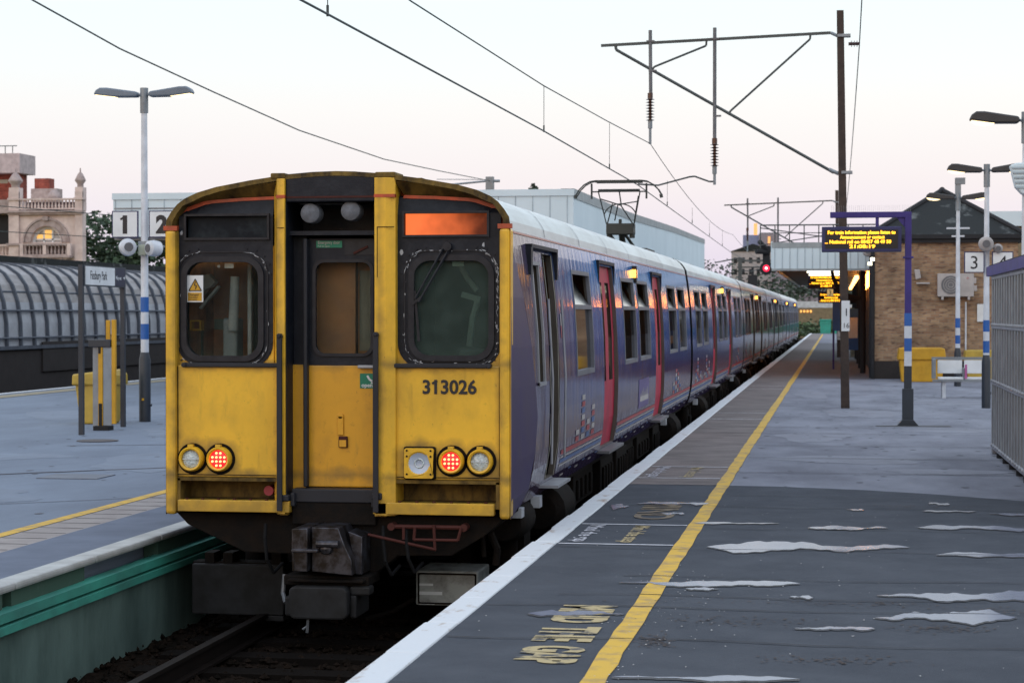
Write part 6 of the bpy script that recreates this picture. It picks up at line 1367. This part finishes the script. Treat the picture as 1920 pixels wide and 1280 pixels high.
for a, b in ((bx(18), bx(37)), (bx(142), bx(156))):
    g = MB(); g.box(a, b, -.15, -.002, 0, bz(360)); g.box(a - .05, b + .05, -.22, .3, bz(376), bz(372)); g.box(a, b, -.1, .5, bz(396), bz(352)); g.build('pier', M['stone'], t)
    g = MB(); c = (a + b) / 2; r = (b - a) / 2; g.lathe([(0, 0), (r * .8, 0), (r * .8, .22), (r * 1.35, .38), (r * 1.35, .46), (r * 1.05, .60), (r * .6, .80), (r * .18, .90), (.04, .93), (.03, 1.12), (0, 1.14)], (c, .15, bz(353)), 'z', 16); g.build('finial', M['stoned'], t, smooth=50)
g = MB(); c = bx(96); r = .28; g.lathe([(0, -.3), (r, -.3), (r, 0), (r * 1.35, .22), (r * 1.35, .28), (r * 1.1, .45), (r * .6, .62), (0, .68)], (c - 1.2, 3.5, bz(371)), 'z', 16); g.build('finial', M['stoned'], t, smooth=50)
def balustrade(xa, xb, zb, zt2, y, m='stone', dx=.205):
    g = MB(); g.box(xa, xb, y - .12, y + .12, zt2 - .10, zt2); g.box(xa, xb, y - .12, y + .12, zb, zb + .08); g.build('balustrade_rail', M[m], t)
    x = xa + dx * .6
    prof = [(.045, 0), (.075, .12), (.035, .28), (.03, .34), (.06, .48)]; h = zt2 - .1 - zb - .08
    g = MB()
    while x < xb - dx * .4: g.lathe([(a, b / .48 * h) for a, b in prof], (x, y, zb + .08), 'z', 8); x += dx
    g.build('balusters', M[m], t, smooth=50)
balustrade(bx(37), bx(142), bz(394), bz(373), -.02)
g = MB(); g.box(bx(38), bx(141), .9, 1.0, bz(396), bz(378)); g.build('dark_roof_behind', mat('dark_red_slate', (.10, .06, .06), .9), t)
g = MB(); g.box(bx(51), bx(132), -.30, -.28, bz(482), bz(463)); g.build('balcony_recess', mat('balcony_shadow_stone', (.16, .11, .10), .9), t)
g = MB(); g.box(bx(15), bx(158), -.32, -.001, bz(400), bz(396)); g.box(bx(17), bx(157), -.22, -.002, bz(404), bz(400)); g.build('cornice', M['stoned'], t)
# arch mouldings
g = MB()
for (ra, rb, y0) in ((1.30, 1.40, -.12), (.98, 1.28, -.06), (.92, .97, -.10)):
    A = [(ca + ra * math.cos(math.pi * i / n), cz_ + ra * math.sin(math.pi * i / n)) for i in range(n + 1)]; B = [(ca + rb * math.cos(math.pi * i / n), cz_ + rb * math.sin(math.pi * i / n)) for i in range(n + 1)]
    for i in range(n): g.add([(A[i][0], y0, A[i][1]), (A[i + 1][0], y0, A[i + 1][1]), (B[i + 1][0], y0, B[i + 1][1]), (B[i][0], y0, B[i][1]), (A[i][0], 0, A[i][1]), (A[i + 1][0], 0, A[i + 1][1]), (B[i + 1][0], 0, B[i + 1][1]), (B[i][0], 0, B[i][1])], [(0, 1, 2, 3), (0, 1, 5, 4), (3, 2, 6, 7)])
g.box(ca - .16, ca + .16, -.2, -.002, bz(415), bz(407)); g.build('arch_moulding', M['stoned'], t)
g = MB(); g.box(ca - .92, ca + .92, .35, .4, cz_ - .3, cz_ + .92); wf = g.build('window', M['panew'], t)
g = MB(); zc = cz_ + .12
for x in (-.26, .26): g.box(ca + x - .05, ca + x + .05, .28, .349, cz_ - .3, cz_ + .85)
g.box(ca - .9, ca + .9, .28, .349, zc, zc + .09)
for i in range(n):
    a, b = math.pi * i / n, math.pi * (i + 1) / n; g.quad((ca + .76 * math.cos(a), .27, cz_ + .76 * math.sin(a)), (ca + .76 * math.cos(b), .27, cz_ + .76 * math.sin(b)), (ca + .92 * math.cos(b), .27, cz_ + .92 * math.sin(b)), (ca + .92 * math.cos(a), .27, cz_ + .92 * math.sin(a)))
g.build('window_frame', M['white'], wf)
g = MB(); g.box(ca - .70, ca - .31, .30, .348, zc + .09, cz_ + .45); g.box(ca - .21, ca + .21, .30, .348, zc + .09, cz_ + .70); g.build('lit_pane', M['winlit'], wf)
balustrade(bx(50), bx(133), bz(482), bz(459), -.45, 'stoned', .22)
for p in (47, 90, 135):
    g = MB(); g.box(bx(p) - .1, bx(p) + .1, -.56, -.34, bz(482), bz(459)); g.build('balcony_pedestal', M['stone'], t)
g = MB(); g.box(bx(40), bx(138), -.62, -.001, bz(486), bz(482)); g.prism([(bx(44), bz(486)), (bx(134), bz(486)), (bx(122), bz(497)), (bx(56), bz(497))], -.5, -.001); g.box(bx(14), bx(40), -.25, -.001, bz(462), bz(458)); g.build('balcony', M['stoned'], t)
for p in (60, 80, 100, 120):
    g = MB(); g.box(bx(p), bx(p) + .08, -.55, -.3, bz(497), bz(486)); g.build('corbel', M['stoned'], t)
balustrade(bx(-20), bx(17), bz(482), bz(459), .6)
g = MB(); g.box(bx(-40), bx(17), .85, .895, bz(460), bz(402)); g.build('dark_bay', M['dark'], t)
g = MB(); g.box(bx(-60), bx(18), .2, 6, bz(400), bz(374)); g.build('side_parapet', M['stoned'], t)
# brick stair tower with pale top, and chimney
t = thing('brick_tower', (0, 125, 0), 'red brick tower with an overhanging pale box and railings on top', 'tower')
g = MB(); g.box(-60, -52.4, 0, 1.2, 0, 11.9); g.build('wall', M['brickr'], t)
g = MB(); g.prism([(-62, 11.5), (-51.9, 11.5), (-51.9, 12.75), (-62, 12.75)], -1.2, 1.4); g.build('overhang', mat('pale_pink_boarding', (.50, .42, .42), .7), t)
g = MB()
for i in range(12): x = -58 + i * .5; g.cyl((x, -.9, 12.75), (x, -.9, 13.25), .03, n=6)
g.tube([(-60, -.9, 13.25), (-52.2, -.9, 13.25)], .03); g.build('railing', M['tube'], t)
g = MB(); g.box(-54.5, -53.2, -.02, 0, 10.9, 11.15); g.build('vent', M['cream'], t)
t = thing('chimney_stack', (0, 122, 0), 'grey chimney stack with a red brick cap behind the stone balustrade', 'chimney')
g = MB(); g.box(-50.4, -48.7, 0, 1.0, 6, 10.35); g.build('stack', M['stoned'], t); g = MB(); g.box(-50.2, -49.2, .1, .9, 10.35, 11.0); g.build('cap', M['brickr'], t)

# ================================================================== FAR BACKGROUND
def leafy(name, loc, w, h, d, label, seed, n=900, col=None, trunk=True, grp=None, leaf=.22):
    rnd = random.Random(seed); t = thing(name, loc, label, 'tree' if trunk else 'bush', grp)
    cl = [(rnd.uniform(-.5, .5) * w, rnd.uniform(-.5, .5) * d, h * rnd.uniform(.32, .95), rnd.uniform(.16, .28) * min(w, h)) for _ in range(26)]
    g = MB()
    for i in range(n):
        c = cl[rnd.randrange(len(cl))]; v = Vector((rnd.gauss(0, 1), rnd.gauss(0, 1), rnd.gauss(0, 1))).normalized() * c[3] * rnd.uniform(.55, 1.15)
        p = Vector(c[:3]) + v; sc = leaf * rnd.uniform(.5, 1.3); m_ = Matrix.Rotation(rnd.uniform(0, 6.28), 3, 'Z') @ Matrix.Rotation(rnd.uniform(0, 3.14), 3, 'X')
        g.add([p + m_ @ Vector(q) * sc for q in ((-1, -.6, 0), (1, -.5, .1), (.8, .7, 0), (-.7, .6, .15))], [(0, 1, 2, 3)], rnd.randrange(3))
    ms = [mat(name + '_leaf_%s' % k, tuple(x * f for x in (col or (.05, .085, .045))), .8) for k, f in (('mid', 1.), ('dark', .6), ('light', 1.5))]
    g.build('crown' if trunk else 'foliage', ms, t)
    if trunk:
        g = MB(); g.cyl((0, 0, 0), (0, 0, h * .7), w * .04, w * .015, 8)
        for q in range(5): a = rnd.uniform(0, 6.28); g.cyl((0, 0, h * (.3 + .08 * q)), (w * .3 * math.cos(a), w * .2 * math.sin(a), h * (.55 + .08 * q)), w * .015, w * .006, 6)
        g.build('trunk', M['mast'], t)
    return t
leafy('broadleaf_tree', (-50.4, 140, 0), 6.0, 8.6, 5, 'rounded green tree behind the platform 1 sign and name board', 5, 16000, (.085, .135, .085), leaf=.19)
leafy('broadleaf_tree', (-46.5, 150, 0), 4.5, 7.0, 4, 'lower green tree beside the cab corner behind the lamp post', 6, 8000, (.08, .125, .08), leaf=.18)
leafy('conifer_tree', (-26.5, 180, 0), 2.2, 14.4, 2, 'small dark treetop poking above the pale canopy behind the cab', 9, 700, (.035, .06, .035))
leafy('broadleaf_tree', (-15.6, 260, 0), 5, 9.0, 3, 'distant dark tree over the end of the pale canopy', 11, 1200, (.05, .075, .06), leaf=.16)
for i, (x, y, w, h) in enumerate(((-2, 250, 9, 7.2), (5, 262, 10, 7.6), (-9, 270, 8, 7), (12, 255, 9, 7.2))):
    leafy('broadleaf_tree', (x, y, 0), w, h, 4, ['muted green tree past the platform end above the white parapet', 'muted green tree behind the dark building side at the platform end', 'muted green tree beyond the last carriage', 'muted green tree hidden mostly by the brick building'][i], 20 + i, 1500, (.07, .10, .075), leaf=.2, grp='trees beyond the far end of the platform')
t = thing('road_bridge', (0, 220, 0), 'white parapet bridge over an ochre wall beyond the platform end', 'bridge')
g = MB(); g.box(-14, 30, 0, .4, 3.05, 3.75); g.build('parapet', M['fencew'], t); g = MB(); g.box(-14, 30, .05, .35, -.3, 3.05); g.build('wall', M['ochre'], t)
g = MB()
for i in range(4): g.box(-3.9 + i * .35, -3.7 + i * .35, -.05, 0, 2.55, 2.8)
g.build('bridge_lamp', emis('orange_bridge_lamp', (1, .45, .1), 1.3), t)
for i in range(9): leafy('shrub', (-4.6 + i * 1.3, 186 + (i * 7) % 11, 0), 2.6, 1.7, 2, 'low green shrub on the bank beyond the platform end, number %s from the train' % ['one', 'two', 'three', 'four', 'five', 'six', 'seven', 'eight', 'nine'][i], 40 + i, 260, (.07, .11, .05), trunk=False, grp='shrubs beyond the platform end', leaf=.18)
for x0, w, lb in ((-1.405, .95, 'wide teal wheeled bin at the far end of the platform'), (-.32, .42, 'narrow teal bin to the right of the wide one at the platform end')):
    t = thing('wheeled_bin', (x0, 171, PZ), lb, 'bin', 'teal bins at the platform end'); g = MB(); g.prism([(.06, .05), (w - .06, .05), (w, 1.1), (0, 1.1)], 0, .6); g.build('body', M['teal2'], t, bev=.02); g = MB(); g.box(-.02, w + .02, -.04, .64, 1.1, 1.24); g.build('lid', M['teal2'], t, bev=.03)
t = thing('tall_tower_block', (-22.77, 500, 0), 'blue grey tower block with sunlit panes on the skyline', 'tower block')
g = MB(); g.box(0, 3.9, 0, 8, 0, 21.6); g.build('left_wing', M['twr1'], t); g = MB(); g.box(3.9, 8.6, -1, 8, 0, 21.9); g.build('right_wing', M['twr3'], t); g = MB(); g.box(1.0, 2.6, -.2, 0, 0, 18.5); g.build('light_bay', M['twr2'], t)
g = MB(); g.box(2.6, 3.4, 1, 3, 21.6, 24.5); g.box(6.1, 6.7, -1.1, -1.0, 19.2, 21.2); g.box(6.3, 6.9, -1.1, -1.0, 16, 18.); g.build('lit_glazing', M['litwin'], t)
for i in range(7):
    for j in range(2):
        g = MB(); g.box(1.3 + j * .7, 1.65 + j * .7, -.25, -.2, 3 + i * 2.2, 4.2 + i * 2.2); g.build('window', M['dark'], t)
for i, (x, w, h, m_, lb) in enumerate(((-22, 9, 15.5, 'twr2', 'pale block of flats below the tall tower block'), (-13.5, 7, 12, 'twr3', 'pinkish grey block between the signal and canopy'), (-7.5, 7, 9.5, 'twr3', 'dull mauve building under the canopy edge'), (0, 12, 10.5, 'twr2', 'cream block seen through the canopy opening'))):
    t = thing('apartment_block', (x, 430 - i * 15, 0), lb, 'apartment block', 'far off blocks on the skyline'); g = MB(); g.box(0, w, 0, 10, 0, h); g.build('wall', M[m_], t)
    g = MB(); g.prism([(-.2, h), (w + .2, h), (w / 2, h + 1.6)], -.2, 10.2); g.build('roof', M['slater'], t)
    for a in range(int(w // 1.6)):
        for b in range(int(h // 2.4)): g = MB(); g.box(.5 + a * 1.6, 1.2 + a * 1.6, -.06, -.01, 1 + b * 2.4, 2.2 + b * 2.4); g.build('window', M['dark'], t)
# roofs and trees behind the photographer, seen only as the dark skyline reflected in the glass
g = MB(); rnd = random.Random(2); xs = [-160 + 4 * i for i in range(90)]
for a, b in zip(xs, xs[1:]):
    h = 6.0 + 1.2 * math.sin(a * .13) + rnd.uniform(-.6, .8); g.box(a, b + .5, -112, -104, -.3, h)
tag(g.build('distant_roofline', M['brownw']), kind='stuff')
